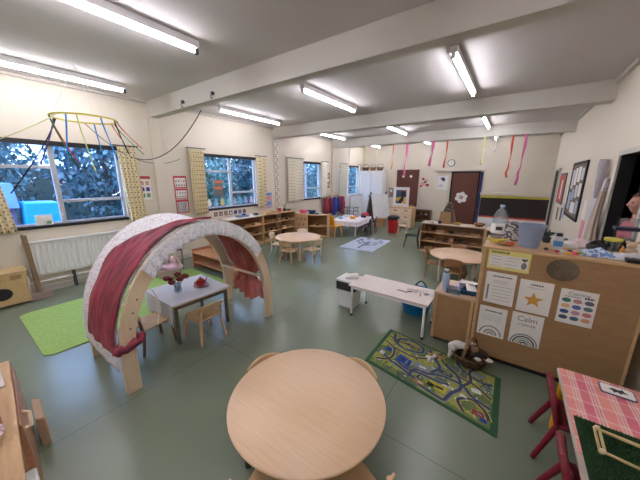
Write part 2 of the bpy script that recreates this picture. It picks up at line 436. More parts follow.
for (ang, col, L, sw) in ((3.9, 'black', 1.0, (-.25, -.55)), (4.0, 'purple', .62, (-.05, -.22)), (4.4, 'red', .62, (.03, .22)), (4.6, 'green', .66, (-.02, .2)), (5.2, 'lime', .62, (-.1, -1.0)), (5.5, 'blue', .7, (0, -.1)),
                         (0.2, 'blue', .55, (0, .12)), (0.8, 'black', .45, (0, .12)), (1.4, 'red', .34, (.02, .28)), (1.9, 'red', .2, (0, .1)), (1.75, 'green', .42, (0, .36)), (2.6, 'blue', .5, (0, .05)), (5.8, 'lime', .75, (0, .1))):
    x0, y0 = HR*math.cos(ang), HR*math.sin(ang)
    rib([(x0+sw[0]*(k/8)**1.2, y0+sw[1]*(k/8)**1.2, -L*k/8) for k in range(9)], .009, ribbon[col], t)
cb = MB()
def sag(a, b, d, n=14): return [(a[0]+(b[0]-a[0])*k/n, a[1]+(b[1]-a[1])*k/n, a[2]+(b[2]-a[2])*k/n-d*4*(k/n)*(1-k/n)) for k in range(n+1)]
cb.tube(sag((-4.7, 2.98, 3.06), (-6.2, 2.3, 2.3), .35), .008, 6)
cb.tube(sag((-6.2, 3.3, 2.3), (-6.2, 2.3, 2.3), .12), .006, 6)
cb.tube(sag((-6.2, 2.3, 2.3), (-5.3, 1.45, 2.68), .05), .005, 6)
tag(cb.build('cable', dgrey), 'loose dark cable looping from the nearest beam to the window wall', 'cable')
for (x, y, lb) in ((-3.9, 2.675, 'small hook on the nearest beam, right of the two'), (-4.75, 2.675, 'small hook on the nearest beam, left of the two')):
    tag(MB().cyl((0, -.012, 0), (0, .03, 0), .025, seg=10).tube([(0, 0, 0), (0, -.03, -.05), (0, -.02, -.09), (0, .01, -.06)], .006, 6).build('ceiling_hook', dgrey, loc=(x, y, 3.14)), lb, 'hook')
for (x, z, col, wd, lb) in ((-5.38, 1.95, 'white', .03, 'lilac-white ribbon hanging in front of the farthest window'), (-3.13, 1.97, 'pink', .05, 'pink ribbon hanging in front of the brown door with the painting'),
        (-2.29, 2.3, 'pink', .055, 'wide pink ribbon hanging left of the wall clock'), (-1.87, 2.23, 'orange', .03, 'orange ribbon hanging just right of the wall clock'),
        (-3.62, 2.2, 'peach', .03, 'short peach ribbon hanging left of the painted door'), (-.87, 2.3, 'lime', .035, 'pale lime ribbon hanging above the sliding door rail'),
        (-.55, 2.65, 'white', .05, 'short white ribbon hanging near the small distant light'), (-.19, 1.92, 'orange', .035, 'orange ribbon hanging above the dark display board'),
        (.1, 1.72, 'pink', .045, 'long pink ribbon hanging above the dark display board, rightmost'), (-4.67, 2.5, 'lime', .03, 'pale green ribbon hanging before the white cupboards'), (-4.25, 2.6, 'lime', .025, 'faint pale ribbon hanging between white cupboards and painted door')):
    o = rib([(x+(-.03+.06*random.random())*k/8-(.06 if wd > .04 else .03)*(k/8)**2, 9.55, 3.08-(3.08-z)*k/8) for k in range(9)], wd*.55, ribbon[col], None, 'hanging_ribbon')
    # ribbon faces the room: turn its width along x
    for v in o.data.vertices:
        dy = v.co.y-9.55; v.co.x += dy; v.co.y = 9.55+dy*.2
    tag(o, lb, 'ribbon', 'ribbons hanging from the far beam')

# ---------------------------------------------------------------- wall papers on the window wall
def bars(par, x, rows, mat, name='print', ax='x'):
    pass
def poster(name, y0, y1, z0, z1, base, label, cat='poster', deco=None, x=XL+.006, group=None):
    t = thing(name, label, cat, (x, (y0+y1)/2, (z0+z1)/2), 0, group)
    W, Hh = y1-y0, z1-z0
    MB().b2(0, .004, -W/2, W/2, -Hh/2, Hh/2).build('sheet', base, t, smooth=False)
    if deco:
        mats = []; mb = MB()
        for (u0, u1, v0, v1, mt) in deco:
            if mt not in mats: mats.append(mt)
            mb.m = mats.index(mt); mb.b2(.004, .0055, -W/2+u0*W, -W/2+u1*W, -Hh/2+v0*Hh, -Hh/2+v1*Hh)
        mb.build('print', mats, t, smooth=False)
    return t
redf = M('poster_red', (196, 60, 76), .7); purp = M('poster_purple', (84, 62, 150), .7); pgreen = M('poster_green', (110, 150, 110), .7); pblue = M('poster_blue', (90, 150, 214), .7); ppink = M('poster_pink', (226, 150, 160), .7); ptan = M('poster_tan', (206, 160, 130), .7)
poster('picture_poster', 2.41, 2.64, 1.44, 1.92, paper, 'small poster of six pictures with a red header, right of the nearest window', deco=[(0, 1, .88, 1, redf)]+[(a, a+.3, v, v+.17, c) for a in (.13, .57) for v, c in ((.62, ptan), (.36, purp), (.1, pgreen))])
for z0, z1, c_, lb in ((1.66, 1.93, 0, 'topmost of the three red-framed charts left of the second window'), (1.41, 1.645, 0, 'middle of the three red-framed charts left of the second window'), (1.08, 1.395, 1, 'lowest of the three red-framed charts, striped blue and pink')):
    dc = [(.08, .92, .08, .84, paper)]
    mats3 = [black_m, purp, ptan]
    if c_: dc += [(.12+.13*k, .2+.13*k, .1, .8, [pblue, ppink, ptan, pblue, purp, ppink][k]) for k in range(6)]
    else: dc += [(.14+.2*k, .24+.2*k, v, v+.15, random.choice(mats3)) for k in range(4) for v in (.15, .5)]
    t = poster('wall_chart', 3.12, 3.42, z0, z1, redf, lb, deco=dc, group='red-framed charts left of the second window')
    # print sits above frame
poster('number_chart', 5.9, 6.15, .96, 1.44, M('chart_lilac', (196, 170, 200), .7), 'pale pink and blue chart low on the wall right of the second window', deco=[(.0, 1, .84, 1, pblue), (.1, .9, .55, .75, ppink), (.1, .9, .2, .42, pblue)])
poster('narrow_poster', 9.22, 9.5, 1.5, 2.1, M('poster_dark', (110, 100, 88), .7), 'narrow dark poster between the third window and the far column', deco=[(.2, .8, .1, .3, ptan), (.2, .8, .4, .6, paper), (.2, .8, .7, .9, ptan)])
for k in range(7):
    y = 4.06+k*.155
    t = poster('picture_card', y, y+.1, .91, 1.01, dgrey, 'small square picture card under the second window, %s from the left in the row' % ['first', 'second', 'third', 'fourth', 'fifth', 'sixth', 'last'][k], 'card', deco=[(.2, .8, .2, .7, [ptan, ppink, ptan, paper, purp, pblue, redf][k])], group='row of picture cards under the second window')
mats_o = [black_m]
st = MB()
t = thing('striped_border', 'black and white patterned border strip on the column by the second window', 'border', (XL+.07, 6.36, .95))
MB().b2(0, .004, -.06, .06, 0, 2.1).build('strip', paper, t, smooth=False)
for k in range(30):
    st.box((.005, .03*math.sin(k*1.9), .05+k*.07), (.002, .07, .028), rx=.5*math.sin(k*2.3))
st.build('print', black_m, t, smooth=False)
# things standing or stuck at the windows
t = thing('sill_card', 'white card with dark writing on the sill of the nearest window', 'card', (XL-.01, .95, 1.118))
MB().box((0, 0, .085), (.006, .2, .17), ry=0).build('sheet', paper, t, smooth=False)
MB().b2(.003, .0045, .02, .08, .02, .07).build('print', pgreen, t, smooth=False)
t = thing('window_poster', 'small orange and brown poster stuck in the second window', 'poster', (XL-.035, 4.28, 1.62))
MB().b2(0, .004, -.14, .14, -.21, .21).build('sheet', M('poster_grey', (120, 120, 120), .7), t, smooth=False)
MB().b2(.004, .006, -.13, .13, .14, .2).b2(.004, .006, -.12, .12, -.02, .04).build('print', M('poster_orange', (226, 120, 80), .7), t, smooth=False)
cols = [paper, M('vest_blue', (150, 196, 226), .8), M('vest_yellow', (226, 214, 150), .8), M('vest_teal', (130, 196, 206), .8), lblue, M('vest_teal2', (110, 190, 210), .8), M('vest_lilac', (160, 170, 226), .8), M('vest_white', (226, 226, 240), .8)]
nm = ['white', 'pale blue', 'yellow', 'white-blue', 'teal', 'bright teal', 'lilac', 'white']
for k in range(8):
    y = 3.98+k*.195
    pts = [(math.cos(a*PI/8)*.06*(1.25 if math.sin(a*PI/8) < 0 else .8), math.sin(a*PI/8)*.1) for a in range(16)]
    o = MB().prism(pts, 0, .004, 'x').build('paper_shape', cols[k], loc=(XL-.03, y, 1.27), smooth=False)
    tag(o, '%s paper shape stuck low on the second window, %s in the row' % (nm[k], ['first', 'second', 'third', 'fourth', 'fifth', 'sixth', 'seventh', 'last'][k]), 'paper shape', 'paper shapes along the second window')

# ---------------------------------------------------------------- radiator, pole, toy stove, green rug
t = thing('radiator', 'long white ribbed radiator under the nearest window', 'radiator', (XL+.03, .64, 0))
LR = 2.6
rb = MB(); rb.b2(0, .05, 0, LR, .3, .86)
n = int(LR/.075)
for k in range(n): rb.prism([(.05, .02+k*.075), (.075, .035+k*.075), (.075, .06+k*.075), (.05, .075+k*.075)], .34, .82, 'z')
rb.build('panel', white_m, t, smooth=False, bevel=.004)
MB().b2(-.01, .085, -.01, LR+.01, .86, .885).build('top_grille', white_m, t, smooth=False, bevel=.004)
MB().tube([(.03, -.05, .02), (.03, -.05, .2), (.03, LR, .2)], .014, 8).cyl((.03, -.05, .0), (.03, -.05, .34), .014, seg=8).build('pipe', white_m, t)
MB().cyl((.03, -.05, .24), (.03, -.05, .32), .025, seg=10).build('valve', white_p, t)
for yy in (.5, 1.9): MB().b2(.0, .06, yy, yy+.04, .0, .3).build('bracket', dgrey, t, smooth=False)
t = thing('wooden_post', 'upright wooden post on a pale block base beside the radiator', 'post', (-6.0, .66, 0))
MB().box((0, .02, .05), (.2, .26, .1), taper=.9).build('base', M('post_base', (156, 136, 124), .8), t, smooth=False, bevel=.008)
MB().box((0, 0, .55), (.06, .06, .96), rx=.03, ry=.0).build('post', WOOD('post_wood', (150, 120, 92)), t, smooth=False, bevel=.005)
MB().cyl((0, -.028, 1.0), (0, -.028, 1.04), .014, seg=8).build('peg', dgrey, t)
t = thing('toy_stove', 'pale wooden toy washing machine with a dark round window', 'toy stove', (-6.02, .28, 0))
MB().b2(-.19, .15, -.28, .28, .03, .5).build('body', wash_w, t, smooth=False, bevel=.006)
MB().b2(-.21, .17, -.3, .3, .5, .525).build('top', wash_w, t, smooth=False, bevel=.004)
MB().b2(.15, .165, -.25, .25, .05, .38).build('door', wash_w, t, smooth=False, bevel=.004)
MB().prism([(math.cos(a*PI/16)*.105, .22+math.sin(a*PI/16)*.09) for a in range(32)], .165, .172, 'x').build('window', black_p, t)
MB().b2(.15, .16, .12, .23, .41, .475).build('control_panel', M('stove_panel', (160, 130, 92), .6), t, smooth=False)
MB().cyl((.16, -.1, .44), (.18, -.1, .44), .02, seg=12).cyl((.16, -.0, .44), (.18, -.0, .44), .02, seg=12).build('knob', black_p, t)
o = MB().lathe([(.0, 0), (.055, 0), (.06, .02), (.05, .035), (.0, .035)]).build('dark_lid', black_p, loc=(-6.0, .2, .525)); tag(o, 'small dark round lid on top of the toy washing machine', 'lid')
gr = SCRIB('green_rug', (160, 188, 104), (146, 176, 90), 30, .4, .6)
def rrect(x0, x1, y0, y1, r, n=6):
    out = []
    for cx, cy, a0 in ((x1-r, y1-r, 0), (x0+r, y1-r, PI/2), (x0+r, y0+r, PI), (x1-r, y0+r, 1.5*PI)):
        out += [(cx+r*math.cos(a0+k*PI/2/n), cy+r*math.sin(a0+k*PI/2/n)) for k in range(n+1)]
    return out
tag(MB().prism(rrect(-.77, .77, -1.25, 1.25, .1), 0, .012).build('green_rug', gr, loc=(-4.63, 1.6, 0), rz=0, smooth=False), 'plain lime green rug with rounded corners by the radiator', 'rug')

# ---------------------------------------------------------------- arched play den
AX, BX, AY = -2.58, -3.47, 1.56
lace = SCRIB('lace', (242, 238, 242), (198, 180, 192), 20, .485, .51)
lace2 = SCRIB('lace_frill', (246, 246, 252), (206, 204, 224), 34, .485, .52)
m, nt, b = newmat('red_voile')
f = noise(nt, coords(nt, (5, .8, .8)), 4, 5, .65)
nt.links.new(ramp(nt, f, [(.34, C(84, 34, 62)), (.47, C(134, 34, 54)), (.56, C(160, 52, 72)), (.7, C(176, 70, 92))]), b.inputs['Base Color']); b.inputs['Roughness'].default_value = .6
voile = m
m, nt, b = newmat('red_sheer'); nt.links.new(ramp(nt, noise(nt, coords(nt), 6, 3), [(.3, C(206, 96, 90)), (.7, C(232, 146, 136))]), b.inputs['Base Color'])
b.inputs['Alpha'].default_value = .62; b.inputs['Roughness'].default_value = .7; sheer = m
den = thing('play_den', 'arched wooden play den draped with red cloth and white lace', 'play den', (AX, AY, 0))
def ell(tt, k=1.0): # outer line of the arches: straight legs below the spring line
    if tt > PI: return (-.9*k, .35-(tt-PI)*.9)
    if tt < 0: return (.9*k, .35+tt*.9)
    return (.9*k*math.cos(tt), .35+1.1*k*math.sin(tt))
def arch(x, th=.045):
    mb = MB(); n = 48; e0 = .35/.9
    vs = []; fs = []
    for i in range(n+1):
        tt = -e0+(PI+2*e0)*i/n
        for (yy, zz) in (ell(tt), ell(tt, .865)):
            for xx in (x-th/2, x+th/2): vs.append((xx, yy, zz))
    for i in range(n):
        k = 4*i; q = k+4
        fs += [(k, q, q+1, k+1), (k+2, k+3, q+3, q+2), (k, k+2, q+2, q), (k+1, q+1, q+3, k+3)]
    fs += [(0, 1, 3, 2), (4*n, 4*n+2, 4*n+3, 4*n+1)]
    return mb.add(vs, fs)
pale = pale_w
arch(0).build('front_arch', birch_l, den, bevel=.004)
arch(BX-AX).build('back_arch', birch_l, den, bevel=.004)
D = BX-AX
MB().cyl((.03, .77, .6), (D-.03, .77, .6), .02, seg=10).build('rail', birch_l, den)
def shell(x0, x1, a0, a1, off, nx, na, wav, fx=None):
    def fn(u, v):
        tt = a0+(a1-a0)*v; xx = x0+(x1-x0)*u
        if fx: xx = fx(u, v)
        k = 1+off+wav*math.sin(u*19+v*7)*math.cos(v*23+u*3)
        y, z = ell(tt, k); z -= .035*math.sin(PI*min(1, max(0, (xx-D)/-D)))
        return (xx, y, max(z, .01))
    return MB().grid(fn, nx, na)
R_ = math.radians
shell(-.03, D-.04, R_(14), R_(188), .012, 14, 60, .002).build('lace_cover', lace, den, solid=.003)
def redfx(u, v): # wide on the left side, a narrow strip near the crown
    w_ = .6*min(1, v*2)+.07
    return -.022-w_*u
shell(0, 0, R_(84), R_(177), .034, 12, 60, .01, redfx).build('red_cover', voile, den, solid=.004)
# cloth knotted round the left leg
MB().tube([(.055*math.cos(k*PI/8), -.82+.1*math.sin(k*PI/8), .47+.03*math.sin(k*PI/8)+.012*math.sin(k*2.4)) for k in range(16)], [.036+.006*math.sin(k*2) for k in range(16)], 10, True).build('knot', voile, den)
# frill hanging in front of the front arch
def frill(u, v):
    tt = R_(36)+(R_(136)-R_(36))*u
    y, z = ell(tt, 1.012-.13*v)
    z -= .012*v
    return (.035+.018*math.sin(u*110)*v+.012*v, y, z)
MB().grid(frill, 200, 6).build('lace_frill', lace2, den, solid=.002)
MB().tube([(.05, -.6, .92), (.06, -.56, .8), (.05, -.55, .7), (.06, -.6, .58)], .005, 5).build('tie', paper, den)
# sheer curtain on the far side between the legs
def sh(u, v):
    z = 1.25*(1-v)+.22*v; g = 1-.5*math.exp(-((z-.56)/.13)**2)
    k = .84*(1.0 if z < .35 else math.sqrt(max(0, 1-((z-.35)/1.15)**2)))
    x = D*.42+(u-.5)*-D*.8*g
    return (x, k+.04*math.sin(u*40)*g-.02, z+.05*math.sin(u*9)*v)
MB().grid(sh, 60, 40).build('sheer_curtain', sheer, den, solid=.002)
MB().grid(lambda u, v: (-.06-.1*u, .87+.012*math.sin(u*20), .72-.5*v), 12, 8).build('sheer_curtain', M('white_sheer', (226, 206, 214), .8, alpha=.7), den, solid=.002)
holes = MB()
for a_ in (150, 157, 165):
    y, z = ell(R_(a_), .92); holes.cyl((.018, y, z), (.026, y, z), .008, seg=8)
holes.build('bolt', dgrey, den)

# ---------------------------------------------------------------- chairs
def wood_chair(label, loc, rz, mat=None, sz=.3, w=.32, group=None, legm=None, low=False, bh=.27):
    """faces local -y ; backrest at +y"""
    mat = mat or birch; t = thing('wooden_chair', label, 'chair', loc, rz, group); h = w/2
    MB().prism(rrect(-h, h, -h, h, .05), sz-.018, sz).build('seat', mat, t, bevel=.004)
    zb = sz+.14; zt = sz+(.2 if low else bh)
    bk = MB()
    def bf(u, v):
        x = (u-.5)*(w*.92); y = h+.015+.05*(1-(2*u-1)**2)*.7+.03*v; z = zb-.03+(zt-zb+.03)*v-.03*(2*u-1)**2*(v if v > .5 else 0)*.9
        return (x, y, z)
    bk.grid(bf, 14, 6).build('backrest', mat, t, solid=.014)
    for sx in (-1, 1):
        MB().tube([(sx*(h-.03), -h+.03, sz-.012), (sx*(h-.015), -h+.015, sz*.8), (sx*(h-.0), -h-.0, 0)], [.02, .02, .015], 8).build('leg', legm or mat, t)
        MB().tube([(sx*(h-.0), h+.04, 0), (sx*(h-.03), h-.0, sz*.6), (sx*(h-.035), h+.01, sz+.02), (sx*(h-.04), h+.035, zt-.05)], [.015, .017, .017, .012], 8).build('leg', legm or mat, t)
    MB().cyl((-h+.03, -h+.03, sz*.82), (h-.03, -h+.03, sz*.82), .01, seg=8).build('stretcher', legm or mat, t)
    return t
wood_chair('small curved-back wooden chair at the short left end of the cloth-covered table', (-3.2, 1.17, 0), R_(184), legm=M('chair_leg_brown', (120, 92, 66), .5))
bt = wood_chair('solid birch child chair in front of the cloth-covered table', (-2.87, 1.61, 0), R_(-92), mat=birch, low=True)
# cloth-covered table
t = thing('play_table', 'small rectangular table under a pale lilac cloth, inside the den', 'table', (-3.26, 1.66, 0), R_(-2))
MB().b2(-.36, .36, -.35, .36, .475, .495).build('tabletop', birch_l, t, smooth=False, bevel=.004)
fr = MB(); fr.b2(-.34, .34, -.33, -.3, .43, .475); fr.b2(-.34, .34, .31, .34, .43, .475); fr.b2(-.34, -.31, -.3, .31, .43, .475); fr.b2(.31, .34, -.3, .31, .43, .475)
fr.build('frame', leg_metal, t, smooth=False)
for sx in (-1, 1):
    for sy in (-1, 1): MB().box((sx*.325, sy*.32, .215), (.035, .035, .43)).build('leg', leg_metal, t, smooth=False)
def cl(u, v):
    x = -.37+.74*u; s = -.62+1.0*v
    if s < -.37: return (x*1.0+.0*v, -.372-.012*math.sin(u*14), .5+(s+.37))
    return (x, s, .5+.002*math.sin(u*9)*math.sin(v*8))
tag(MB().grid(cl, 30, 40).build('tablecloth', cloth_w, loc=(-3.26, 1.66, 0), rz=R_(-2), solid=.003), 'pale lilac cloth on the table in the play den, hanging over its left end', 'tablecloth')
tp = thing('toy_teapot', 'shiny red toy teapot on a saucer on the cloth-covered table', 'teapot', (-3.2, 1.8, .517))
MB().lathe([(.03, 0), (.055, .015), (.062, .04), (.05, .07), (.03, .08)], seg=20).build('body', bin_red, tp)
MB().lathe([(.03, .08), (.02, .092), (.008, .095), (.01, .108), (.003, .112)], seg=14).build('lid', bin_red, tp)
MB().tube([(0, .05, .03), (0, .08, .05), (0, .1, .08)], [.014, .01, .008], 8).build('spout', bin_red, tp)
MB().tube([(0, -.05, .06), (0, -.085, .06), (0, -.08, .03), (0, -.05, .02)], .007, 6).build('handle', bin_red, tp)
o = MB().lathe([(0, 0), (.07, 0), (.095, .012), (.09, .014), (.0, .008)], seg=24).build('saucer', SCRIB('saucer_p', (206, 130, 140), (120, 40, 60), 60, .45, .55, .3), loc=(-3.2, 1.8, .503)); tag(o, 'patterned pink saucer under the red toy teapot', 'saucer')
o = thing('toy_cup', 'small red toy cup beside the teapot', 'cup', (-3.3, 1.89, .503))
MB().lathe([(.02, 0), (.026, .03), (.024, .03), (.016, .005)], seg=14).build('cup', bin_red, o)
vz = thing('flower_vase', 'clear glass vase on the cloth-covered table', 'vase', (-3.24, 1.52, .503))
MB().lathe([(.03, 0), (.045, .02), (.04, .07), (.03, .1), (.038, .12)], seg=20).build('glass', GLASS('vase_glass', (200, 214, 232), .25), vz)
fl = thing('artificial_flower_bunch', 'bunch of dark red artificial flowers in the glass vase', 'flowers', (-3.24, 1.52, .51))
sm = MB(); hd = []
for k in range(7):
    a = k*.9; e = (math.cos(a)*.08, math.sin(a)*.11, .18+.03*math.sin(k*3)); sm.tube([(0, 0, 0), (e[0]*.4, e[1]*.4, .1), e], .003, 5); hd.append(e)
sm.build('stem', green, fl)
petal = M('petal_red', (140, 24, 44), .7)
for e in hd:
    q = MB()
    for j in range(7):
        a = j*.9; q.ball((e[0]+.022*math.cos(a), e[1]+.022*math.sin(a), e[2]+.008*(j % 2)), .022, 6)
    q.build('flower_head', petal, fl)
# ---------------------------------------------------------------- bench unit and basket behind the den
t = thing('wooden_bench', 'reddish wooden bench with a back board and low shelf, behind the den', 'bench', (-4.68, 2.9, 0))
MB().b2(-.68, .66, 0, .4, .34, .37).build('seat', red_wood, t, smooth=False, bevel=.004)
MB().b2(-.68, .66, .02, .4, .12, .14).build('shelf', red_wood, t, smooth=False, bevel=.004)
MB().b2(-.68, .66, .4, .42, 0, .8).build('back_panel', red_wood, t, smooth=False, bevel=.004)
MB().prism([(0, 0), (.4, 0), (.4, .8), (.28, .74), (.1, .42), (0, .4)], .62, .66, 'x').build('side_panel', red_wood, t, smooth=False, bevel=.004)
MB().b2(-.7, -.68, 0, .4, 0, .42).build('side_panel', red_wood, t, smooth=False, bevel=.004)
for (x, y, nm2, mt, lb) in ((-5.25, 2.35, 'fabric_basket', pinkc, 'pink fabric basket with a pale hoop handle behind the play table'),):
    t = thing(nm2, lb, 'basket', (x, y, 0))
    MB().lathe([(.12, 0), (.2, .04), (.25, .2), (.23, .2), (.18, .06)], seg=20).build('body', mt, t)
    MB().tube([(0, .22*math.cos(PI*k/10), .18+.26*math.sin(PI*k/10)) for k in range(11)], .016, 8).build('handle', birch_l, t)
    MB().ball((.05, .02, .2), .1, 10, (1, 1, .5)).ball((-.06, -.08, .2), .08, 10, (1, 1, .6)).build('lining', M('basket_lining', (226, 190, 200), .9), t)
t = thing('toy_crate', 'dark metal-framed crate of cloths beside the pink fabric basket', 'crate', (-5.35, 2.82 - .0, 0))
cr = MB()
for sx in (-.2, .2):
    for sy in (-.14, .14): cr.cyl((sx, sy, 0), (sx, sy, .42), .012, seg=6)
for z in (.05, .42):
    cr.tube([(-.2, -.14, z), (.2, -.14, z), (.2, .14, z), (-.2, .14, z)], .01, 6, True)
cr.build('frame', dgrey, t)
MB().ball((0, 0, .16), .14, 12, (1.2, .8, .8)).build('cloth', pinkc, t)
t.location.x = -5.72; t.location.y = 2.62

# ---------------------------------------------------------------- shelf units
def shelf_unit(label, loc, rz, w, d, h, rows, mat=shelf_w, back=True, cols=1, top=None, name='shelf_unit', inside=None):
    """front faces local -y, origin at front-left floor corner"""
    t = thing(name, label, 'shelf', loc, rz); th = .02
    for x in (0, w-th): MB().b2(x, x+th, 0, d, 0, h-th).build('side_panel', mat, t, smooth=False, bevel=.002)
    for c_ in range(1, cols): MB().b2(w*c_/cols-th/2, w*c_/cols+th/2, .005, d-.01, .04, h-th).build('divider', mat, t, smooth=False)
    MB().b2(-.005, w+.005, -.01, d, h-th, h+.004).build('top', top or mat, t, smooth=False, bevel=.003)
    for r in range(rows):
        z = .05+r*(h-.07)/rows; MB().b2(th, w-th, .003, d-.01, z, z+.018).build('shelf', mat, t, smooth=False)
    if back: MB().b2(th, w-th, d-.01, d-.002, .03, h-th).build('back_panel', inside or shelf_in, t, smooth=False)
    MB().b2(th, w-th, .01, .025, 0, .05).build('plinth', mat, t, smooth=False)
    return t
top_pale = WOOD('pale_worktop', (222, 206, 184), (208, 188, 162), .4)
# along the window wall (front faces +x)
shelf_unit('low shelf unit under the second window, nearer of the pair', (-5.78, 4.15, 0), PI/2, 1.17, .45, .84, 3, top=top_pale)
shelf_unit('low shelf unit beyond the second window, further of the pair', (-5.78, 5.34, 0), PI/2, 1.4, .45, .84, 3)
bowl_cols = [birch, shelf_w, M('bowl_white', (214, 204, 192), .4), M('bowl_brown', (120, 82, 56), .5), dgrey, basketm]
def goods(kind, pos, mat, label, group, r=.07, rz=0):
    x, y, z = pos
    if kind == 'bowl': o = MB().lathe([(r*.5, 0), (r*.9, r*.35), (r, r*.6), (r*.93, r*.6), (r*.8, r*.35), (r*.3, .012)], seg=18)
    elif kind == 'pot': o = MB().lathe([(r*.7, 0), (r*.8, r*1.1), (r*.85, r*1.5), (r*.75, r*1.5), (r*.65, .01)], seg=16)
    elif kind == 'tray': o = MB().b2(-r*1.6, r*1.6, -r, r, 0, .012).b2(-r*1.6, -r*1.5, -r, r, .012, .05).b2(r*1.5, r*1.6, -r, r, .012, .05).b2(-r*1.5, r*1.5, -r, -r*.9, .012, .05).b2(-r*1.5, r*1.5, r*.9, r, .012, .05)
    elif kind == 'box': o = MB().b2(-r, r, -r*.7, r*.7, 0, r*.9).b2(-r*1.04, r*1.04, -r*.75, r*.75, r*.9, r*1.05)
    nm_ = {'bowl': 'bowl', 'pot': 'pot', 'tray': 'wooden_tray', 'box': 'storage_box'}[kind]
    o = o.build(nm_, mat, loc=(x, y, z), rz=rz, smooth=kind in ('bowl', 'pot')); return tag(o, label, kind, group)
rz_ = ['bottom', 'middle', 'top']
for u, y0, L, nm_ in ((0, 4.2, 1.05, 'nearer'), (1, 5.45, 1.2, 'further')):
    for r in range(3):
        z = .05+r*(.84-.07)/3+.018
        nn = 3 if u == 0 else 5
        for k in range(nn):
            kd = ['bowl', 'tray', 'pot', 'box', 'bowl'][(k*2+r+u) % 5]; y = y0+.1+(L-.2)*k/(nn-1)
            goods(kd, (-5.92+.03*math.sin(k*3+r), y, z), bowl_cols[(k+2*r+u) % 6], '%s on the %s shelf of the %s window-wall unit, %s along it' % ({'bowl': 'small bowl', 'tray': 'wooden tray', 'pot': 'small pot', 'box': 'lidded box'}[kd], rz_[r], nm_, ['nearest', 'second', 'third', 'fourth', 'farthest'][k] if nn == 5 else ['nearest', 'middle', 'farthest'][k]), 'resources on the window-wall shelves', .07, PI/2)
# on top of the window-wall units
goods('tray', (-5.98, 4.75, .846), greyblue, 'grey-blue tray on the white worktop under the second window', None, .1, PI/2)
o = MB().b2(-.03, .03, -.03, .03, 0, .05).b2(-.015, .015, -.05, .05, .05, .07).build('toy_block', M('toy_blue', (30, 70, 170), .5), loc=(-5.98, 4.8, .86)); tag(o, 'small blue toy in the grey-blue tray', 'toy')
goods('box', (-5.95, 5.2, .846), dgrey, 'small dark box on the worktop right of the blue toy', None, .06, PI/2)
goods('tray', (-5.97, 5.72, .846), birch, 'long wooden tray on top of the further window-wall unit', None, .16, PI/2)
goods('pot', (-6.0, 6.22, .846), redf, 'dark red pot on the further window-wall unit, by the striped column', None, .07)
pt = thing('potted_plant', 'small spiky plant in a glass jar on the further window-wall unit', 'plant', (-5.98, 6.45, .846))
MB().lathe([(.045, 0), (.055, .08), (.05, .08), (.03, .01)], seg=14).build('pot', dgrey, pt)
lf = MB()
for k in range(9): lf.tube([(0, 0, .06), (.03*math.cos(k), .03*math.sin(k), .16), (.07*math.cos(k), .07*math.sin(k), .22)], [.006, .005, .002], 4)
lf.build('leaf', green, pt)
goods('bowl', (-5.95, 6.62, .846), M('bowl_brown2', (132, 92, 60), .5), 'brown bowl at the far end of the window-wall unit top', None, .08)
# curved unit
t = thing('curved_shelf_unit', 'curved wooden corner unit with cut-out handles beyond the window-wall shelves', 'shelf', (-5.2, 6.85, 0))
MB().b2(-.55, -.02, -.16, -.14, .0, .74).build('front_panel', shelf_w, t, smooth=False, bevel=.003)
ct = MB()
for k, (a, c_) in enumerate(((-.44, .6), (-.28, .6), (-.12, .6), (-.36, .42), (-.2, .42), (-.44, .24), (-.28, .24), (-.12, .24))):
    ct.prism([(a+.035*math.cos(q*PI/6), c_+.045*math.sin(q*PI/6)) for q in range(12)], -.163, -.16, 'y')
ct.build('cut_out', shelf_in, t, smooth=False)
half = [(0, .3)]+[(.0+.52*math.cos(q*PI/16-PI/2)*.98, .3-.46*math.cos((q*PI/16))*1.0 if 0 else .3+.46*math.sin(q*PI/16-PI/2)) for q in range(9)]
for z in (.03, .38, .735): MB().prism(half, z, z+.022).build('shelf', shelf_w, t, smooth=False, bevel=.002)
MB().b2(-.55, .52, .3, .32, 0, .76).build('back_panel', shelf_in, t, smooth=False)
MB().b2(-.55, -.02, -.16, .3, .735, .757).build('top', shelf_w, t, smooth=False)
MB().prism([(.5, .3), (.52, .3), (.52, .16), (.5, .16)], 0, .735, 'z').build('side_panel', shelf_w, t, smooth=False)
goods('box', (-5.56, 6.9, .762), pink, 'pink box on the curved corner unit', None, .1)
goods('box', (-5.26, 6.95, .762), navy, 'dark blue box on the curved corner unit', None, .11)
goods('pot', (-5.32, 6.83, .762), lblue, 'pale pot in front of the dark blue box on the corner unit', None, .05)
goods('bowl', (-5.0, 6.9, .762), blue_p, 'blue bowl at the right of the curved corner unit', None, .07)
goods('bowl', (-5.0, 6.92, .405), bowl_cols[3], 'brown bowl on the open middle shelf of the curved corner unit', None, .08)

# ---------------------------------------------------------------- round tables
def round_table(label, loc, r, h, legmat, rl=.75, a0=PI/4, top=beech, legr=.022):
    t = thing('round_table', label, 'table', loc)
    MB().lathe([(0, h-.022), (r-.008, h-.022), (r, h-.014), (r, h-.006), (r-.006, h), (0, h)], seg=72).build('tabletop', top, t, angle=60)
    MB().lathe([(r*rl-.03, h-.08), (r*rl, h-.08), (r*rl, h-.022), (r*rl-.03, h-.022)], seg=40).build('apron', legmat, t)
    for k in range(4):
        a = a0+k*PI/2; MB().cyl((r*rl*math.cos(a), r*rl*math.sin(a), 0), (r*rl*math.cos(a), r*rl*math.sin(a), h-.022), legr, seg=12).build('leg', legmat, t)
    return t
round_table('large round beech-topped table in the foreground', (-.925, 1.17, 0), .505, .5, dgrey, .8)
def seat_at(cx, cy, dist, ang, label, group=None, **k):
    a = R_(ang); return wood_chair(label, (cx+dist*math.cos(a), cy+dist*math.sin(a), 0), a-PI/2, group=group, **k)
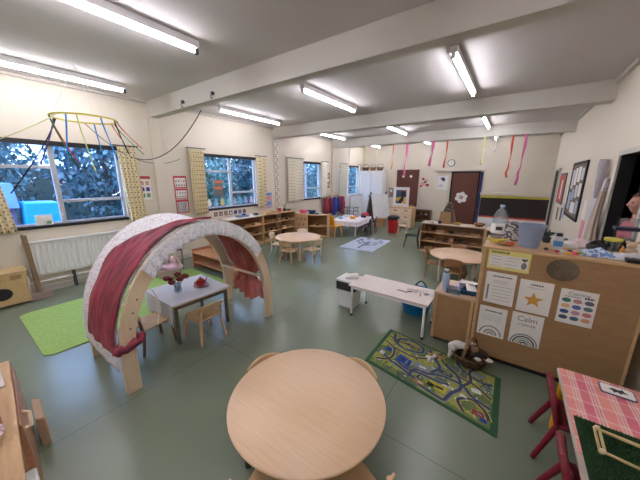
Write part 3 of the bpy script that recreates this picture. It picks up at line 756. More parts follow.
seat_at(-.925, 1.17, .33, 168, 'wooden chair tucked under the foreground round table, far left', sz=.27, bh=.22)
seat_at(-.925, 1.17, .32, 74, 'wooden chair tucked under the foreground round table, far right', sz=.27, bh=.22)
seat_at(-.925, 1.17, .38, 283, 'wooden chair at the near left of the foreground round table', sz=.27, bh=.23)
seat_at(-.925, 1.17, .42, 337, 'wooden chair at the near right of the foreground round table', sz=.27, bh=.23)
round_table('round wooden table in front of the window-wall shelves', (-4.15, 4.93, 0), .55, .5, birch_l)
for a, lb in ((200, 'left, nearest the den'), (285, 'front, facing away from the camera'), (350, 'right side'), (120, 'back, by the shelves')):
    seat_at(-4.15, 4.93, .5, a, 'wooden chair at the round table by the window-wall shelves, '+lb, mat=birch_l if a != 285 else birch, sz=.29)
bent = WOOD('bent_ply', (178, 130, 86), (156, 108, 66))
round_table('round wooden table behind the cork divider and the white table', (-.66, 5.5, 0), .52, .5, birch_l)
for a, lb in ((190, 'left side'), (268, 'front, facing away from the camera'), (100, 'back, by the low shelf')):
    seat_at(-.66, 5.5, .38, a, 'wooden chair at the round table behind the divider, '+lb, sz=.29, mat=bent)
# ---------------------------------------------------------------- low table far left with coloured chairs
t = thing('craft_table', 'low table with a patterned white cloth between yellow and maroon chairs', 'table', (-4.62, 8.5, 0), R_(8))
MB().b2(-.5, .5, -.8, .8, .46, .48).build('tabletop', white_m, t, smooth=False)
for sx in (-.42, .42):
    for sy in (-.72, .72): MB().cyl((sx, sy, 0), (sx, sy, .46), .02, seg=8).build('leg', white_m, t)
ctab = SCRIB('party_cloth', (234, 230, 232), (216, 190, 198), 12, .46, .52)
tag(MB().grid(lambda u, v: ((u-.5)*1.12, (v-.5)*1.72, .485-(.14 if (u < .04 or u > .96 or v < .03 or v > .97) else 0)), 28, 40).build('tablecloth', ctab, loc=(-4.62, 8.5, 0), rz=R_(8), solid=.003), 'white patterned cloth over the low craft table', 'tablecloth')
for k, (dx, dy, c_, lb) in enumerate(((-.2, -.4, lblue, 'pale blue tub'), (.1, -.1, yellow_p, 'yellow tub'), (.0, .35, pinkc, 'pink tub'), (-.25, .1, paper, 'white tub'), (.28, .4, navy, 'navy tub'))):
    goods('box', (-4.62+dx, 8.5+dy, .488), c_, lb+' on the low craft table', 'tubs on the craft table', .08)
def plastic_chair(label, loc, rz, mat, sz=.29, name='plastic_chair', legs=None, group=None):
    t = thing(name, label, 'chair', loc, rz, group); h = .15
    MB().grid(lambda u, v: ((u-.5)*.32, -.16+.32*v, sz-.02*math.sin(PI*u)*math.sin(PI*v)), 10, 10).build('seat', mat, t, solid=.016)
    def bf(u, v):
        w_ = .3*(1-.12*v); return ((u-.5)*w_, .17+.05*v-.03*(2*u-1)**2+.02, sz+.03+.26*v-.03*(2*u-1)**2*v)
    MB().grid(bf, 10, 8).build('backrest', mat, t, solid=.016)
    for sx in (-1, 1):
        MB().tube([(sx*.13, -.12, sz-.01), (sx*.15, -.15, sz*.6), (sx*.17, -.18, 0)], [.02, .018, .015], 8).build('leg', legs or mat, t)
        MB().tube([(sx*.17, .22, 0), (sx*.15, .17, sz*.6), (sx*.14, .17, sz), (sx*.135, .2, sz+.1)], [.015, .018, .02, .014], 8).build('leg', legs or mat, t)
    return t
plastic_chair('bright yellow plastic chair at the near left of the craft table', (-4.74, 7.5, 0), R_(178), yellow_p).scale = (1.2, 1.15, 1.2)
plastic_chair('second yellow plastic chair, behind the craft table on the left', (-5.36, 8.2, 0), R_(100), yellow_p)
plastic_chair('dark navy plastic chair at the near right of the craft table', (-3.98, 8.25, 0), R_(-80), navy)
plastic_chair('maroon plastic chair at the right end of the craft table', (-4.02, 8.8, 0), R_(-75), maroon)
plastic_chair('maroon plastic chair behind the far end of the craft table', (-4.6, 9.4, 0), R_(5), bin_red)
for k in range(5): pass
# coats
rack = thing('coat_rail', 'coat rail on the window wall beside the farthest window', 'coat rail', (XL+.03, 9.0, 1.12))
MB().b2(0, .02, 0, 1.45, 0, .08).build('board', birch, rack, smooth=False)
for k in range(5): MB().tube([(.02, .1+k*.3, .03), (.06, .1+k*.3, .02), (.08, .1+k*.3, .06)], .008, 6).build('hook', dgrey, rack)
for k, (c_, lb) in enumerate(((M('coat_red', (150, 50, 64), .8), 'dusky red coat, leftmost'), (M('coat_wine', (120, 36, 60), .8), 'wine red coat, second'), (M('coat_blue', (40, 60, 150), .8), 'royal blue coat, middle'), (M('coat_navy', (60, 50, 110), .8), 'purple-blue coat, fourth'), (M('coat_red2', (160, 40, 56), .8), 'bright red coat, rightmost'))):
    y = 9.06+k*.33; t = thing('coat', lb+' on the coat rail by the farthest window', 'coat', (XL+.13, y, .35), 0, 'coats on the rail')
    MB().lathe([(.1, .0+.12*(k % 2)), (.14, .04+.12*(k % 2)), (.15, .3), (.13, .55), (.14, .66), (.1, .76), (.07, .73)], seg=12, sx=.5, sy=1).build('body', c_, t)
    MB().tube([(0, .1, .68), (.02, .13, .5), (.03, .14, .22)], [.03, .03, .025], 8).tube([(0, -.1, .68), (.02, -.13, .5), (.03, -.14, .22)], [.03, .03, .025], 8).build('sleeve', c_, t)
# white board under the last window
t = thing('white_board', 'white freestanding board with a dark edge under the farthest window', 'board', (-5.85, 11.15, 0), R_(6))
MB().b2(-.012, .012, -.72, .72, .2, 1.12).build('panel', white_m, t, smooth=False)
MB().tube([(0, -.73, .0), (0, -.73, 1.13), (0, .73, 1.13), (0, .73, .0)], .014, 6).build('frame', dgrey, t)
for yy in (-.73, .73): MB().b2(-.2, .2, yy-.02, yy+.02, 0, .03).build('foot', dgrey, t, smooth=False)
t = thing('wire_rack', 'small dark wire drying rack beside the white board', 'rack', (-5.45, 9.9, 0))
mb = MB(); 
for z in (.25, .4, .55, .7): mb.tube([(-.25, -.2, z), (.25, -.2, z), (.25, .2, z), (-.25, .2, z)], .008, 5, True)
for sx in (-.25, .25):
    for sy in (-.2, .2): mb.cyl((sx, sy, 0), (sx, sy, .72), .01, seg=6)
mb.build('frame', dgrey, t)
# white cupboards
for k, (x0, lb) in enumerate(((-6.2, 'tall white two-door cupboard, left of the pair in the far corner'), (-5.6, 'tall white cupboard, right of the pair in the far corner'))):
    t = thing('tall_cupboard', lb, 'cupboard', (x0, 12.12, 0))
    MB().b2(0, .59, .02, .44, 0, 2.24).build('body', white_m, t, smooth=False, bevel=.004)
    MB().b2(.01, .58, 0, .02, .05, 2.22).build('door', white_m, t, smooth=False, bevel=.003)
    MB().b2(.5, .52, -.02, 0, 1.0, 1.12).build('handle', chrome, t, smooth=False)
for (x, r, mt, lb) in ((-6.0, .17, wicker, 'dark wicker basket on the left white cupboard'), (-5.62, .15, basketm, 'pale wicker basket on top of the white cupboards, middle'), (-5.25, .16, wicker, 'dark basket on the right white cupboard')):
    t = thing('wicker_basket', lb, 'basket', (x, 12.32, 2.24), 0, 'baskets on the white cupboards')
    MB().lathe([(r*.7, 0), (r, .16), (r*.94, .16), (r*.62, .01)], seg=16).build('body', mt, t)
    MB().tube([(r*.95*math.cos(PI*k/8), 0, .15+.16*math.sin(PI*k/8)) for k in range(9)], .01, 6).build('handle', mt, t)
# easel
t = thing('easel', 'white A-frame painting easel in front of the white cupboards', 'easel', (-4.62, 10.8, 0), R_(56)).__class__ and bpy.data.objects['easel']
for s_, nm_ in ((-1, 'board'), (1, 'board')):
    MB().box((0, s_*.2, .76), (.8, .015, 1.0), rx=s_*.27).build('board', M('easel_white', (222, 226, 230), .35), t, smooth=False, bevel=.004)
MB().prism([(-.33, .1), (.33, .1), (.02, 1.2), (-.02, 1.2)], -.36, -.345, 'x').build('side_panel', M('easel_side', (74, 58, 50), .8), t, smooth=False)
for sx in (-.37, .37):
    for s_ in (-1, 1): MB().tube([(sx, s_*.38, 0), (sx, s_*.03, 1.32)], .018, 6).build('leg', dgrey, t)
MB().b2(-.36, .36, -.4, -.28, .22, .27).build('paint_tray', birch, t, smooth=False)
goods('box', (-5.0, 9.98, 0), cardb, 'brown cardboard box on the floor under the easel', None, .26)
t = thing('cardboard_bin', 'small brown carton standing on the floor right of the easel', 'box', (-4.2, 10.2, 0)); MB().b2(-.14, .14, -.12, .12, 0, .3).b2(-.15, .15, -.13, -.12, .24, .3).build('body', cardb, t, smooth=False)
# ---------------------------------------------------------------- far middle: crates, bin, chairs, picture
t = thing('wooden_drawer_unit', 'pale wooden unit with cut-out crate fronts below the framed painting', 'drawers', (-3.82, 10.1, 0))
MB().b2(0, .85, .02, .5, .04, .8).build('body', birch, t, smooth=False, bevel=.004)
MB().b2(-.02, .87, 0, .52, .8, .83).build('top', birch, t, smooth=False, bevel=.004)
for r in range(3):
    for c_ in range(2):
        x0 = .02+c_*.41; d = MB().b2(x0, x0+.4, 0, .02, .07+r*.24, .29+r*.24).build('drawer', birch_l, t, smooth=False, bevel=.003)
        MB().prism([(x0+.2+.07*math.cos(q*PI/6), .22+r*.24+.025*math.sin(q*PI/6)) for q in range(12)], -.004, 0, 'y').build('handle', shelf_in, d, smooth=False)
for x in (.06, .79): MB().cyl((x-.015, .1, .025), (x+.015, .1, .025), .025, seg=10).build('castor', black_p, t)
t = thing('framed_painting', 'abstract painting in a white frame leaning on the wooden crate unit', 'painting', (-3.5, 10.35, .833))
fr = MB(); fr.b2(-.31, .31, 0, .02, 0, .05).b2(-.31, .31, 0, .02, .68, .73).b2(-.31, -.26, 0, .02, .05, .68).b2(.26, .31, 0, .02, .05, .68); fr.build('frame', white_p, t, smooth=False)
MB().b2(-.26, .26, .005, .015, .05, .68).build('mount', paper, t, smooth=False)
m, nt, b = newmat('abstract_paint')
v = nt.nodes.new('ShaderNodeTexVoronoi'); v.inputs['Scale'].default_value = 5; nt.links.new(coords(nt), v.inputs['Vector'])
sp = nt.nodes.new('ShaderNodeSeparateColor'); nt.links.new(v.outputs['Color'], sp.inputs[0])
nt.links.new(ramp(nt, sp.outputs[0], [(0, C(24, 40, 60)), (.4, C(60, 90, 120)), (.6, C(226, 176, 60)), (.8, C(150, 60, 40))], 'CONSTANT'), b.inputs['Base Color'])
MB().b2(-.2, .2, .0, .005, .11, .62).build('canvas', m, t, smooth=False)
goods('box', (-3.5, 10.22, .833) if 0 else (-3.08, 10.3, .833), cardb, 'small brown box at the right of the crate unit top', None, .07)
t = thing('waste_bin', 'red waste bin with a black lid near the wooden crate unit', 'bin', (-3.32, 9.2, 0))
MB().lathe([(.17, 0), (.2, .48), (0, .48)], seg=24).build('body', bin_red, t)
MB().lathe([(.215, .47), (.22, .5), (.2, .58), (.12, .62), (0, .63)], seg=24).build('lid', black_p, t)
wood_chair('pale wooden child chair beside the red waste bin', (-2.92, 9.05, 0), R_(-170), mat=birch_l, sz=.32)
plastic_chair('dark green plastic chair with thin black legs at the end of the low shelf', (-2.18, 7.55, 0), R_(-75), M('chair_green', (12, 52, 40), .7), sz=.34, legs=black_p)
# far wall
def door(name, x0, x1, h, lab):
    t = bpy.data.objects.new(name, None); COL.objects.link(t); t.location = (x0, YF-.04, 0); struct(t)
    MB().b2(0, x1-x0, 0, .038, .0, h).build('door_panel', door_brown, t, smooth=False, bevel=.003)
    MB().b2(-.05, 0, -.02, .04, 0, h+.05).b2(x1-x0, x1-x0+.05, -.02, .04, 0, h+.05).b2(-.05, x1-x0+.05, -.02, .04, h, h+.05).build('door_frame', black_m if lab else door_brown, t, smooth=False)
    return t
d1 = door('door_1', -4.45, -3.56, 2.22, 0)
MB().tube([(.8, 0, 1.0), (.8, -.05, 1.0), (.7, -.05, 1.0)], .01, 6).build('door_handle', chrome, d1)
d2 = door('door_2', -2.12, -1.18, 2.12, 1)
t = thing('paper_flower', 'big white paper flower on the right-hand brown door', 'flower', (-1.72, YF-.05, 1.13))
fl = MB()
for k in range(6):
    a = k*PI/3+.3; fl.prism([(.15*math.cos(a)+.088*math.cos(q*PI/6), .15*math.sin(a)+.088*math.sin(q*PI/6)) for q in range(12)], -.006-.0004*k, 0, 'y')
fl.build('petal', paper, t, smooth=False)
MB().prism([(.05*math.cos(q*PI/6), .05*math.sin(q*PI/6)) for q in range(12)], -.014, -.009, 'y').build('centre', ptan, t, smooth=False)
for k in range(2):
    o = MB().prism([(.07*math.cos(q*PI/6)*(1-.3*(q % 2)), .07*math.sin(q*PI/6)*(1-.3*(q % 2))) for q in range(12)], 0, .004, 'y').build('paper_star', paper, loc=(-4.2+k*.35, YF-.045, 1.98), smooth=False)
    tag(o, 'small pale paper star on the brown door behind the painting, %s' % ('left' if k == 0 else 'right'), 'star', 'paper stars on the left brown door')
struct(MB().b2(-2.95, -1.0, YF-.09, YF, 2.2, 2.29).build('trim_10', wall_m, smooth=False, bevel=.004))
t = thing('wall_clock', 'small round white wall clock with a dark rim above the sliding door rail', 'clock', (-2.24, YF, 2.52))
MB().cyl((0, 0, 0), (0, -.04, 0), .14, seg=32).build('rim', dgrey, t)
MB().cyl((0, -.04, 0), (0, -.044, 0), .118, seg=32).build('face', paper, t)
MB().box((0, -.046, .035), (.008, .003, .07)).box((.03, -.046, 0), (.06, .003, .008)).build('hand', black_m, t, smooth=False)
def fposter(name, x0, x1, z0, z1, base, label, cat, deco):
    t = thing(name, label, cat, ((x0+x1)/2, YF-.001, (z0+z1)/2)); W = x1-x0; Hh = z1-z0
    MB().b2(-W/2, W/2, -.004, 0, -Hh/2, Hh/2).build('sheet', base, t, smooth=False)
    mats = []; mb = MB()
    for (u, v_, r, mt, asp) in deco:
        if mt not in mats: mats.append(mt)
        mb.m = mats.index(mt); mb.prism([(-W/2+u*W+r*math.cos(q*PI/5), -Hh/2+v_*Hh+r*asp*math.sin(q*PI/5)) for q in range(10)], -.0056, -.004, 'y')
    mb.build('print', mats, t, smooth=False); return t
fposter('child_painting', -3.46, -2.98, 1.45, 1.97, wall_m, 'child painting with red and pink figures, between the brown doors', 'painting', [(.3, .8, .06, redf, 1), (.6, .7, .07, ppink, .7), (.3, .4, .09, ppink, 1), (.7, .3, .08, redf, .8), (.5, .55, .05, dgrey, 1), (.15, .2, .05, redf, 1)])
fposter('wall_drawing', -2.72, -2.3, 1.42, 2.0, paper, 'white drawings with a dark bird shape, left of the right-hand brown door', 'drawing', [(.5, .8, .09, purp, .6), (.6, .7, .06, dgrey, 1), (.4, .3, .1, M('drawing_grey', (206, 200, 206), .8), .6)])
fposter('small_notice', -4.86, -4.6, 1.0, 1.45, M('notice_grey', (150, 140, 130), .7), 'small grey notice on the wall left of the painted door', 'notice', [(.4, .7, .06, paper, 1), (.6, .3, .06, redf, .6)])
# display board on the far wall
t = thing('display_board', 'long dark display board with yellow and red borders on the far wall', 'display board', (-1.02, YF-.002, .42))
MB().b2(0, 2.12, -.012, 0, 0, .76).build('backing', M('board_dark', (52, 40, 40), .85), t, smooth=False)
MB().b2(0, 2.12, -.018, -.012, .74, .81).build('top_border', M('border_yellow', (220, 206, 70), .7), t, smooth=False)
MB().b2(0, 2.12, -.018, -.012, -.03, .02).build('bottom_border', M('border_red', (206, 70, 50), .7), t, smooth=False)
t = thing('projector_screen_case', 'pale horizontal case above the dark display board', 'screen', (-1.05, YF-.06, 1.26)); MB().b2(0, 2.1, 0, .058, 0, .12).build('case', wall_m, t, smooth=False, bevel=.01)
tag(MB().b2(0, .09, -.02, 0, 0, 2.1).build('blue_strip', M('strip_blue', (40, 60, 110), .7), loc=(-1.12, YF-.001, .05), smooth=False), 'narrow dark blue strip beside the right-hand brown door', 'strip')
tag(MB().b2(0, 2.1, -.3, 0, .0, .36).build('low_ledge', white_m, loc=(-1.0, YF-.005, 0), smooth=False, bevel=.01), 'low white boxed ledge under the dark display board', 'ledge')
t = shelf_unit('small brown open shelf standing against the far wall right of the painting', (-3.62+.02, 12.2, 0), 0, .78, .36, .53, 2, mat=M('dark_shelf', (112, 78, 58), .5))
for k in range(3): goods('pot', (-3.4+k*.2, 12.35, .31), [dgrey, ptan, paper][k], 'small item on the upper shelf of the brown far-wall shelf, %s' % ['left', 'middle', 'right'][k], 'things on the brown far-wall shelf', .05)
# wall right: dark door, red poster, noticeboard
t = bpy.data.objects.new('door_3', None); COL.objects.link(t); t.location = (XR, 11.0, 0); struct(t)
MB().b2(-.03, -.005, 0, .85, 0, 2.15).build('door_panel', black_m, t, smooth=False)
MB().b2(-.045, 0, -.06, 0, 0, 2.21).b2(-.045, 0, .85, .91, 0, 2.21).b2(-.045, 0, -.06, .91, 2.15, 2.21).build('door_frame', pipe_m, t, smooth=False)
def rboard(name, y0, y1, z0, z1, frame, base, label, cat, sheets):
    t = thing(name, label, cat, (XR, (y0+y1)/2, (z0+z1)/2)); W = y1-y0; Hh = z1-z0
    MB().b2(-.02, 0, -W/2, W/2, -Hh/2, Hh/2).build('board', base, t, smooth=False)
    k = .05; MB().b2(-.03, 0, -W/2-k, W/2+k, Hh/2, Hh/2+k).b2(-.03, 0, -W/2-k, W/2+k, -Hh/2-k, -Hh/2).b2(-.03, 0, -W/2-k, -W/2, -Hh/2, Hh/2).b2(-.03, 0, W/2, W/2+k, -Hh/2, Hh/2).build('frame', frame, t, smooth=False)
    for (u0, u1, v0, v1, mt) in sheets: MB().b2(-.024, -.02, -W/2+u0*W, -W/2+u1*W, -Hh/2+v0*Hh, -Hh/2+v1*Hh).build('pinned_sheet', mt, t, smooth=False)
    return t
sg = M('sheet_grey', (206, 204, 210), .8); sb = M('sheet_blue', (170, 180, 206), .8)
rboard('notice_board', 7.2, 8.62, 1.12, 2.2, black_m, M('board_felt', (120, 104, 92), .9), 'dark-framed notice board full of pinned papers on the right wall', 'notice board',
       [(.56, .72, .6, .93, paper), (.76, .95, .52, .9, sg), (.3, .5, .66, .95, paper), (.08, .25, .7, .92, sg), (.55, .7, .3, .52, sb), (.74, .93, .1, .44, sb), (.3, .48, .36, .6, sg), (.08, .25, .4, .64, paper), (.3, .62, .06, .27, paper), (.08, .24, .08, .32, sb)])
rboard('framed_poster', 9.55, 10.45, 1.28, 2.0, M('frame_slate', (90, 100, 104), .6), M('red_print', (206, 76, 60), .6), 'red and white framed poster on the right wall by the dark door', 'framed poster', [(.4, .6, .1, .8, paper)])
for k, (y, z, mt) in enumerate(((8.95, 1.5, paper), (8.95, 1.1, sb), (9.3, 1.0, dgrey), (6.7, 1.35, paper), (6.6, 1.0, ppink), (10.0, .95, dgrey))):
    o = MB().b2(-.004, 0, -.13, .13, -.17, .17).build('wall_sheet', mt, loc=(XR-.001, y, z), smooth=False)
    tag(o, ['white sheet pinned between the red framed poster and the notice board', 'blue-grey sheet below the white one, left of the notice board', 'dark sheet on the right wall below the red framed poster, near side', 'white sheet on the right wall just right of the notice board', 'pink sheet on the right wall below the one beside the notice board', 'dark sheet low on the right wall below the red framed poster, far side'][k], 'sheet', 'papers on the right wall')
# hanging paper and cloth bags beside the doorway
t = thing('hanging_bag', 'tall grey rolled paper bag hanging by the doorway, the upper of two', 'bag', (XR-.07, 5.72, 1.62))
MB().tube([(0, 0, 0), (0, -.03, .25), (-.01, -.1, .55)], [.03, .055, .05], 14).build('body', M('bag_grey', (176, 168, 176), .8, bmp=.3), t)
MB().tube([(0, .1, .35), (0, .16, .5), (0, .17, .57)], [.035, .03, .02], 8).build('handle', M('bag_grey', (176, 168, 176)), t)
t = thing('cloth_bag', 'beige cloth bag with long folds hanging by the doorway', 'bag', (XR-.08, 5.5, .98))
MB().grid(lambda u, v: (.06*math.cos(u*2*PI)*(1-.45*v)*(1+.15*math.sin(u*50)), .17*math.sin(u*2*PI)*(1-.72*v)*(1+.08*math.sin(u*40))-.2*v*v, .8*v), 60, 14).build('body', M('bag_beige', (196, 178, 160), .9, bmp=.3), t)
MB().tube([(0, -.2, .76), (0, -.24, .9), (0, -.26, .93)], [.035, .03, .02], 10).build('neck', M('bag_tie', (226, 220, 220), .6), t)
tag(MB().b2(-.012, 0, -.3, .3, 0, .9).build('backing_sheet', sg, loc=(XR-.001, 6.05, .95), smooth=False), 'pale lilac paper sheet on the wall behind the hanging bags', 'sheet')

# ---------------------------------------------------------------- far rug
t = thing('picture_rug', 'pale blue rug with a dark tree picture in the middle of the far floor', 'rug', (-3.34, 7.07, 0), R_(3))
MB().prism(rrect(-.5, .5, -.77, .77, .03), 0, .01).build('pile', SCRIB('rug_pale', (198, 202, 226), (176, 190, 206), 5, .42, .58), t, smooth=False)
tr = MB(); tr.T = Matrix.Diagonal((1.25, 1.45, 1, 1)); dk = M('rug_tree', (104, 104, 136), .9)
tr.box((0, -.1, .0105), (.06, .6, .001)); tr.box((.1, .12, .0105), (.04, .35, .001), rz=-.8); tr.box((-.1, .1, .0105), (.04, .35, .001), rz=.8); tr.box((.14, -.1, .0105), (.03, .25, .001), rz=-1)
for k in range(9): tr.prism([(.28*math.cos(k*.7)+.06*math.cos(q*PI/4), .22+.26*math.sin(k*.7)+.05*math.sin(q*PI/4)) for q in range(8)], .0102, .0115+.0001*k)
tr.build('picture', dk, t, smooth=False)

# ---------------------------------------------------------------- mid shelf
t = shelf_unit('long low wooden shelf unit in the middle distance, right of the green chair', (-1.85, 7.2, 0), 0, 1.44, .42, .77, 3, mat=shelf_w, top=top_pale)
shelf_unit('pale wooden unit side-on at the right end of the long low shelf', (-.39, 7.1, 0), R_(0), .55, .5, .76, 2, mat=birch_l)
lab_ = {'bowl': 'bowl', 'tray': 'tray', 'pot': 'pot', 'box': 'box'}
for r in range(3):
    z = .05+r*(.77-.07)/3+.018
    for k in range(5):
        kd = ['tray', 'bowl', 'bowl', 'tray', 'pot'][(k+r*2) % 5]
        goods(kd, (-1.66+k*.265, 7.38, z), [birch, shelf_w, bowl_cols[3], M('bowl_peach', (206, 160, 130), .5), dgrey][(k+r) % 5], '%s on the %s shelf of the long low unit, %s' % (lab_[kd], rz_[r], ['far left', 'left of centre', 'centre', 'right of centre', 'far right'][k]), 'resources in the long low shelf', .075 if kd != 'tray' else .06)
t = thing('decorated_box', 'tall brown decorated cardboard cone standing on the long low shelf', 'box', (-1.26, 7.4, .774))
MB().box((-.05, 0, .15), (.3, .18, .3), taper=.8).build('body', cardb, t, smooth=False)
MB().prism([(-.12, .3), (.1, .3), (.13, .05), (.2, .02), (.06, .52), (-.03, .54)], -.06, .08, 'y').build('cone', SCRIB('twigs', (150, 130, 110), (84, 70, 62), 20, .42, .56), t, smooth=False)
goods('bowl', (-1.02, 7.34, .774), M('bowl_yellow', (214, 176, 70), .5), 'yellow bowl on the long low shelf right of the cardboard cone', None, .09)
goods('pot', (-1.42, 7.3, .774), M('pot_slate', (60, 70, 90), .5), 'dark blue pot on the long low shelf left of the cardboard cone', None, .05)
goods('bowl', (-1.62, 7.34, .774), paper, 'white dish at the left end of the long low shelf top', None, .08)
goods('bowl', (-.55, 7.38, .774), basketm, 'woven bowl at the right end of the long low shelf top', None, .13)

# ---------------------------------------------------------------- white table, bins
t = thing('white_table', 'narrow rectangular white-topped table with papers at one end', 'table', (-1.15, 3.33, 0), R_(-1))
MB().b2(-.53, .53, -.27, .25, .44, .462).build('tabletop', M('laminate_white', (228, 214, 208), .35, var=.02), t, smooth=False, bevel=.004)
fr = MB(); fr.b2(-.5, .5, -.25, -.23, .405, .44); fr.b2(-.5, .5, .21, .23, .405, .44); fr.b2(-.5, -.48, -.23, .21, .405, .44); fr.b2(.48, .5, -.23, .21, .405, .44); fr.build('frame', white_m, t, smooth=False)
for sx in (-.49, .49):
    for sy in (-.24, .22):
        l = MB().cyl((sx, sy, .02), (sx, sy, .44), .016, seg=10).build('leg', white_m, t); MB().cyl((sx, sy, 0), (sx, sy, .03), .02, seg=10).build('foot', black_p, l)
stuff_ = [(-1.0, 3.36, .12, .08, paper, 'white paper slip on the white table, leftmost'), (-.9, 3.38, .14, .1, M('paper_print', (214, 190, 196), .8), 'pink printed slip on the white table'), (-.8, 3.42, .2, .06, paper, 'long white paper on the white table'), (-.72, 3.36, .06, .05, dgrey, 'small dark tag on the white table, left of the white note')]
for k, (x, y, a, b_, mt, lb) in enumerate(stuff_):
    tag(MB().b2(-a/2, a/2, -b_/2, b_/2, 0, .002).build('paper_slip', mt, loc=(x, y, .463), rz=.4*k-.5, smooth=False), lb, 'paper')
tag(MB().b2(-.05, .05, -.035, .035, 0, .002).build('picture_tag', sg, loc=(-.64, 3.38, .463), rz=.2, smooth=False), 'grey picture tag at the right end of the white table', 'tag')
for k, (x, y, mt, cn) in enumerate(((-1.02, 3.28, redf, 'red'), (-.93, 3.3, purp, 'purple'), (-.78, 3.3, dgrey, 'dark'))):
    tag(MB().cyl((-.05, 0, .005), (.05, 0, .005), .005, seg=8).build('crayon', mt, loc=(x, y, .462), rz=k*.9), cn+' crayon lying on the white table', 'crayon')
t = thing('white_bin', 'white plastic tub with a black liner at the left end of the white table', 'bin', (-1.82, 3.36, 0))
MB().box((0, 0, .16), (.24, .24, .32), taper=1.12).build('body', white_p, t, smooth=False, bevel=.02)
MB().box((0, 0, .35), (.31, .31, .14), taper=1.02).build('liner', black_p, t, smooth=False, bevel=.02)
MB().box((0, 0, .43), (.32, .32, .03)).build('lid', white_p, t, smooth=False, bevel=.01)
tag(MB().box((0, 0, .015), (.2, .16, .03)).box((.02, .01, .036), (.16, .12, .014), rz=.3).build('folded_cloth', paper, loc=(-1.8, 3.38, .446), rz=.5, smooth=False, bevel=.006), 'folded white paper towels on the white tub', 'towels')
t = thing('blue_tub', 'bright blue flexible tub standing under the right end of the white table', 'tub', (-.94, 3.77, 0))
MB().lathe([(.18, 0), (.23, .3), (.235, .31), (.22, .31), (.16, .02), (0, .02)], seg=28).build('body', blue_p, t)
MB().tube([(-.08+.16*k/8, .215, .31+.08*math.sin(PI*k/8)) for k in range(9)], .012, 6).build('handle', green_p, t)
MB().tube([(-.08+.16*k/8, -.215, .3+.05*math.sin(PI*k/8)) for k in range(9)], .012, 6).build('handle', green_p, t)
tag(MB().ball((0, 0, .1), .12, 14, (1, 1, .8)).build('tub_ball', M('teal_ball', (40, 70, 80), .5), loc=(-.94, 3.77, .03)), 'dark ball inside the bright blue tub', 'ball')

# ---------------------------------------------------------------- cabinet beside divider
t = thing('low_cabinet', 'low wooden cabinet at the left end of the cork-brown divider, back towards the camera', 'cabinet', (-.38, 3.14, 0))
MB().b2(-.2, .2, 0, .5, .05, .6).build('body', panel_w, t, smooth=False, bevel=.003)
MB().b2(-.21, .21, -.01, .51, .6, .622).build('top', WOOD('cab_top', (206, 176, 150), (190, 156, 130), .4), t, smooth=False, bevel=.003)
for x in (-.2, .17): MB().b2(x, x+.03, -.012, 0, .05, .6).build('edge_post', shelf_w, t, smooth=False)
for x in (-.16, .16):
    for y in (.06, .44): MB().cyl((x-.012, y, .025), (x+.012, y, .025), .025, seg=10).build('castor', black_p, t)
t = thing('steel_flask', 'pale blue drinks flask with a steel cap on the low cabinet', 'flask', (-.5, 3.26, .622))
MB().lathe([(.036, 0), (.04, .01), (.04, .19), (.03, .215), (.0, .215)], seg=24).build('body', M('flask_blue', (176, 196, 224), .35), t)
MB().lathe([(.03, .21), (.032, .215), (.032, .25), (.028, .255), (0, .255)], seg=20).build('cap', chrome, t)
t = thing('clear_tray', 'clear plastic tray beside the flask on the low cabinet', 'tray', (-.4, 3.24, .623)); MB().b2(-.07, .07, -.07, .07, 0, .006).b2(-.07, .07, -.07, -.064, 0, .05).b2(-.07, .07, .064, .07, 0, .05).b2(-.07, -.064, -.07, .07, 0, .05).build('tray', clear, t, smooth=False)
t = thing('blue_tray', 'dark blue tray holding loose white papers on the low cabinet', 'tray', (-.26, 3.38, .623), .2)
MB().b2(-.1, .1, -.14, .14, 0, .01).b2(-.1, .1, -.14, -.13, 0, .05).b2(-.1, .1, .13, .14, 0, .05).b2(-.1, -.09, -.14, .14, 0, .05).b2(.09, .1, -.14, .14, 0, .05).build('tray', M('tray_blue', (24, 70, 110), .4), t, smooth=False)
for k, (x, y, z, rx, rz, lb) in enumerate(((-.25, 3.36, .69, .25, .3, 'white paper sheet lying across the blue tray'), (-.27, 3.44, .70, -.2, 1.1, 'second white paper sticking up from the blue tray'), (-.36, 3.46, .655, .35, -.4, 'spotted pink-white paper behind the flask on the low cabinet'))):
    tag(MB().box((0, 0, 0), (.1, .2, .002), rx=rx).build('loose_paper', paper if k < 2 else SCRIB('spotted_paper', (228, 206, 220), (150, 110, 130), 60, .5, .54), loc=(x, y, z), rz=rz, smooth=False), lb, 'paper')

# ---------------------------------------------------------------- divider
t = thing('room_divider', 'large brown board divider carrying the calm corner posters', 'divider', (-.16, 3.1, 0)); DW = 1.15
MB().b2(0.02, DW-.02, 0, .014, .05, 1.215).build('back_panel', panel_w, t, smooth=False)
MB().b2(-.01, DW, -.012, .66, 1.215, 1.238).build('top', shelf_w, t, smooth=False, bevel=.003)
MB().b2(-.01, .02, -.008, .66, .03, 1.215).build('side_panel', shelf_w, t, smooth=False, bevel=.003)
MB().b2(DW-.02, DW, -.008, .66, .03, 1.215).build('side_panel', shelf_w, t, smooth=False, bevel=.003)
MB().b2(.02, DW-.02, .014, .64, .05, .07).b2(.02, DW-.02, .014, .64, .45, .47).b2(.02, DW-.02, .014, .64, .85, .87).build('shelf', shelf_w, t, smooth=False)
MB().b2(.02, DW-.02, .02, .6, 0.0, .05).build('plinth', black_m, t, smooth=False)  # black fill stands in for the shaded gap under the divider
ink = M('ink', (60, 56, 62), .8); inkl = M('ink_light', (130, 126, 132), .8)
